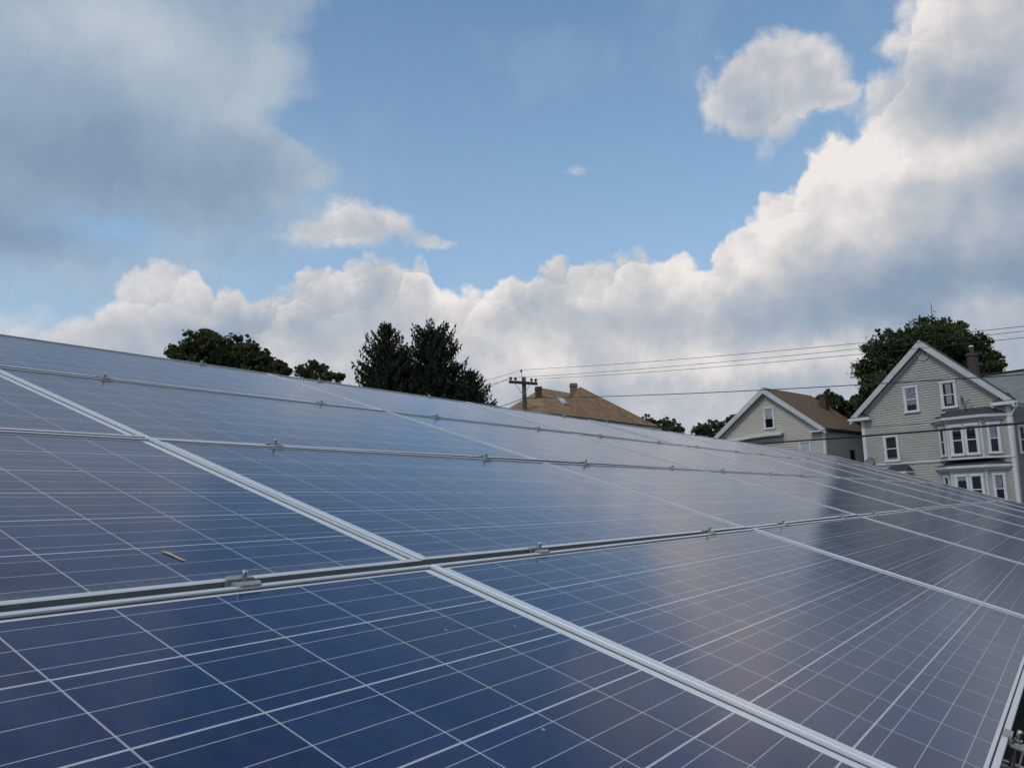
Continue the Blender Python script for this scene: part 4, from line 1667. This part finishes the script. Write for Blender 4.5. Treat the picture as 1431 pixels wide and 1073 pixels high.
def spruce(loc, h, label, prof, seed, group='tall spruces above the array', z0=.12, upsweep=.5, nwhorl=46):
    """spruce: straight trunk, whorls of boughs that droop and lift at the tip, hung with needle sprays"""
    rnd = random.Random(seed)
    o = empty('spruce_tree', loc, 0, label, 'tree', group)
    m_ = MB()
    m_.tube([(0, 0, 0), (0, 0, h * .5), (0, 0, h * .93)], [.30, .17, .03], 10)
    V, Fc = [], []

    def spray(p, d, ln, wd):
        d = d.normalized()
        s_ = d.cross(Vector((rnd.gauss(0, 1), rnd.gauss(0, 1), rnd.gauss(0, 1)))).normalized()
        i = len(V)
        V.extend([p, p + d * ln * .45 + s_ * wd, p + d * ln, p + d * ln * .45 - s_ * wd])
        Fc.append((i, i + 1, i + 2, i + 3))

    for k_ in range(nwhorl):
        f_ = k_ / (nwhorl - 1)
        z = h * (z0 + (0.985 - z0) * f_)
        L = prof(z / h)
        nb = 9 if f_ < .85 else 6
        ph = rnd.uniform(0, 6.28)
        for b_ in range(nb):
            a = ph + 6.283 * b_ / nb + rnd.uniform(-.25, .25)
            Lb = L * rnd.choice((.62, .8, .92, 1.0, 1.06, 1.12))
            if Lb < .1:
                continue
            out = Vector((math.cos(a), math.sin(a), 0))
            pts = []
            n = max(4, int(Lb / .17))
            droop = rnd.uniform(.10, .24) * (1 - .6 * f_)
            rise = rnd.uniform(.6, 1.2) * upsweep
            for i in range(n + 1):
                t_ = i / n
                zz = z + Lb * (-droop * 1.6 * t_ + rise * t_ * t_ * .75) + (.25 * Lb * t_ if f_ > .8 else 0)
                pts.append(out * (Lb * t_) + Vector((0, 0, zz)))
            m_.tube([pts[0], pts[n // 2], pts[-1]], [.035, .022, .008], 4, False)
            for i in range(1, n + 1):
                t_ = i / n
                d = pts[i] - pts[i - 1]
                sd_ = Vector((-out.y, out.x, 0))
                wide = (.16 + .26 * math.sin(math.pi * min(1, t_ * .85 + .1))) * min(1.0, .4 + Lb * .3)
                for _ in range(3):
                    spray(pts[i] + sd_ * rnd.uniform(-.05, .05), d.normalized() * .8 + sd_ * rnd.choice((-1, 1)) * rnd.uniform(.35, 1.0) + Vector((0, 0, rnd.uniform(-.35, .15))), wide * rnd.uniform(.7, 1.3), .06)
                for _ in range(3):
                    spray(pts[i] + sd_ * rnd.uniform(-.12, .12), Vector((rnd.gauss(0, .25), rnd.gauss(0, .25), -1)), rnd.uniform(.18, .5) * min(1, .4 + Lb * .35), .055)
            for _ in range(4):
                spray(pts[-1], (pts[-1] - pts[-2]).normalized() + Vector((rnd.gauss(0, .25), rnd.gauss(0, .25), rnd.gauss(.15, .2))), rnd.uniform(.2, .34), .04)
    for _ in range(14):
        z = h * rnd.uniform(.95, .995)
        spray(Vector((0, 0, z)), Vector((rnd.gauss(0, .3), rnd.gauss(0, .3), 1)), .35, .04)
    m_.build('trunk', M['bark'], o, True)
    me = bpy.data.meshes.new('boughs')
    me.from_pydata([tuple(v_) for v_ in V], [], Fc)
    me.materials.append(M['needle'])
    me.update()
    c_ = bpy.data.objects.new('boughs', me)
    COL.objects.link(c_)
    c_.parent = o
    return o


VR = Vector((CR.x, CR.y, 0)).normalized()      # sideways in the view
VF = Vector((CF.x, CF.y, 0)).normalized()


def lobes_from(px_list, dist, cx, cdist, seed, loose=1.0):
    """crown lobes given by where they stand and how far; kept in real metres round the trunk"""
    rnd = random.Random(seed)
    base_ = at(cx, 500, cdist)
    out = []
    for (x, y, rx, ry) in px_list:
        dd = dist + rnd.uniform(-1.6, 1.6)
        p = at(x, y, dd)
        s_ = (at(x + 10, y, dd) - at(x, y, dd)).length / 10
        q_ = p - base_
        X, Z = rx * s_, ry * s_
        for j in range(8):
            a = rnd.uniform(0, 6.28)
            f_ = rnd.uniform(.15, .62) * loose
            g_ = rnd.uniform(.46, .66) * (1.3 - .3 * loose)
            out.append((q_.x + VR.x * X * f_ * math.cos(a) + VF.x * rnd.uniform(-.5, .5) * X, q_.y + VR.y * X * f_ * math.cos(a) + VF.y * rnd.uniform(-.5, .5) * X,
                        p.z + Z * f_ * math.sin(a), X * g_, X * g_, Z * g_))
    return base_, out


def tree_at(name, px_list, dist, cx, seed, label, material, nleaf, leaf, trunk_r, group=None, cat='tree', fork=.32, loose=1.0):
    b, L = lobes_from(px_list, dist, cx, dist, seed, loose)
    hmax = max(l[2] + l[5] for l in L)
    # the crown goes on below what shows over the array
    rnd = random.Random(seed + 100)
    W = max(l[0] * VR.x + l[1] * VR.y + l[3] for l in L) - min(l[0] * VR.x + l[1] * VR.y - l[3] for l in L)
    mid = (max(l[0] * VR.x + l[1] * VR.y + l[3] for l in L) + min(l[0] * VR.x + l[1] * VR.y - l[3] for l in L)) / 2
    top = sorted(l[2] for l in L)[len(L) // 4]
    z = hmax * .30
    while z < top - .4:
        f_ = (z - hmax * .30) / max(.1, top - hmax * .30)
        rr = W * (.26 + .20 * f_)
        for j in range(4):
            a = rnd.uniform(0, 6.28)
            s_ = W * rnd.uniform(.17, .24)
            L.append((VR.x * mid + math.cos(a) * (rr - s_ * .8), VR.y * mid + math.sin(a) * (rr - s_ * .8), z, s_, s_, s_ * .8))
        z += W * .17
    return leaf_tree(name, (b.x, b.y, 0), hmax, label, L, material, seed, nleaf, leaf, trunk_r, cat, group, fork)


tree_at('oak_tree', [(258, 490, 26, 18), (285, 482, 26, 20), (290, 468, 15, 10), (318, 488, 28, 24), (345, 492, 26, 22), (362, 505, 22, 20), (300, 510, 60, 24), (370, 525, 30, 16), (388, 514, 14, 9), (400, 520, 7, 5),
                     (246, 496, 14, 9), (330, 540, 70, 30)], 46, 325, 11, 'broad dark leafy tree at left, rising behind the top edge of the array', 'leaf_oak', 70000, .10, .34, loose=.7)
tree_at('young_tree', [(432, 516, 15, 11), (440, 509, 9, 6), (424, 519, 8, 8), (452, 517, 10, 9), (466, 525, 11, 7), (445, 528, 30, 8), (474, 527, 8, 6)], 52, 446, 23,
        'small pale green tree between the broad leafy tree and the spruces', 'leaf_light', 13000, .085, .14)
tree_at('maple_tree', [(1300, 487, 52, 40), (1265, 487, 42, 34), (1235, 499, 36, 34), (1215, 522, 24, 26), (1340, 487, 42, 34), (1368, 502, 34, 30), (1390, 512, 20, 16), (1300, 467, 40, 20), (1330, 462, 24, 14), (1280, 465, 22, 14),
                       (1230, 547, 34, 30), (1280, 537, 60, 40), (1350, 537, 50, 34), (1212, 562, 18, 18), (1365, 481, 14, 12)], 60, 1295, 31,
        'big dark maple rounded above the grey green house', 'leaf_maple', 95000, .115, .45)
tree_at('maple_tree', [(1205, 575, 24, 26), (1185, 590, 18, 20), (1222, 590, 22, 22), (1200, 600, 34, 20), (1196, 562, 12, 10)], 66, 1203, 37, 'dark leafy tree in the gap between the cream house and the grey green house', 'leaf_maple', 22000, .115, .26)
tree_at('yard_tree', [(1160, 556, 13, 15), (1148, 562, 10, 12), (1172, 566, 12, 16), (1160, 580, 24, 18), (1183, 575, 12, 14)], 63, 1162, 41, 'small dark tree behind the brick chimney of the cream house', 'leaf_oak', 13000, .11, .2)
tree_at('bushy_tree', [(912, 590, 13, 10), (928, 593, 15, 10), (944, 600, 13, 8), (925, 606, 26, 10)], 84, 926, 43, 'small dark bushy tree at the right corner of the tan roof', 'leaf_oak', 9000, .13, .18)
tree_at('bushy_tree', [(978, 600, 14, 10), (996, 597, 16, 11), (1014, 595, 13, 11), (1024, 588, 10, 10), (1000, 610, 32, 10), (1035, 600, 16, 14)], 74, 1002, 47, 'grey green bushy tree left of the cream house gable', 'leaf_far', 13000, .11, .18)

# spruces: half-width of the crown at each relative height
p1_, p2_, p3_ = at(540.5, 500, 58), at(606, 500, 58), at(657, 520, 56.5)
t1_, t2_, t3_ = at(541, 453, 58).z, at(604, 462, 58).z, at(662, 517, 56).z
spruce((p1_.x, p1_.y, 0), t1_, 'pointed dark spruce with open boughs, left of the two tall spruces', lambda f: 5.6 * max(0, 1 - f) ** .78, 5, nwhorl=62, upsweep=.8)
spruce((p2_.x, p2_.y, 0), t2_, 'dense round topped dark spruce, right of the two tall spruces', lambda f: min(2.75 * max(0, 1.0 - f + .004) ** .28, 14 * max(0, 1.0 - f) ** .55) * (1.15 if f < .8 else 1.0), 8, nwhorl=84, upsweep=.7)
spruce((p3_.x, p3_.y, 0), t3_, 'low dark spruce at the right foot of the round topped spruce', lambda f: 3.1 * max(0, 1 - f) ** .55, 13, nwhorl=56, upsweep=.6)
p4_ = at(562, 520, 60)
spruce((p4_.x, p4_.y, 0), at(572, 492, 60).z, 'dark spruce filling the gap between the two tall spruces', lambda f: 3.6 * max(0, 1 - f) ** .55, 17, nwhorl=44, upsweep=.6)
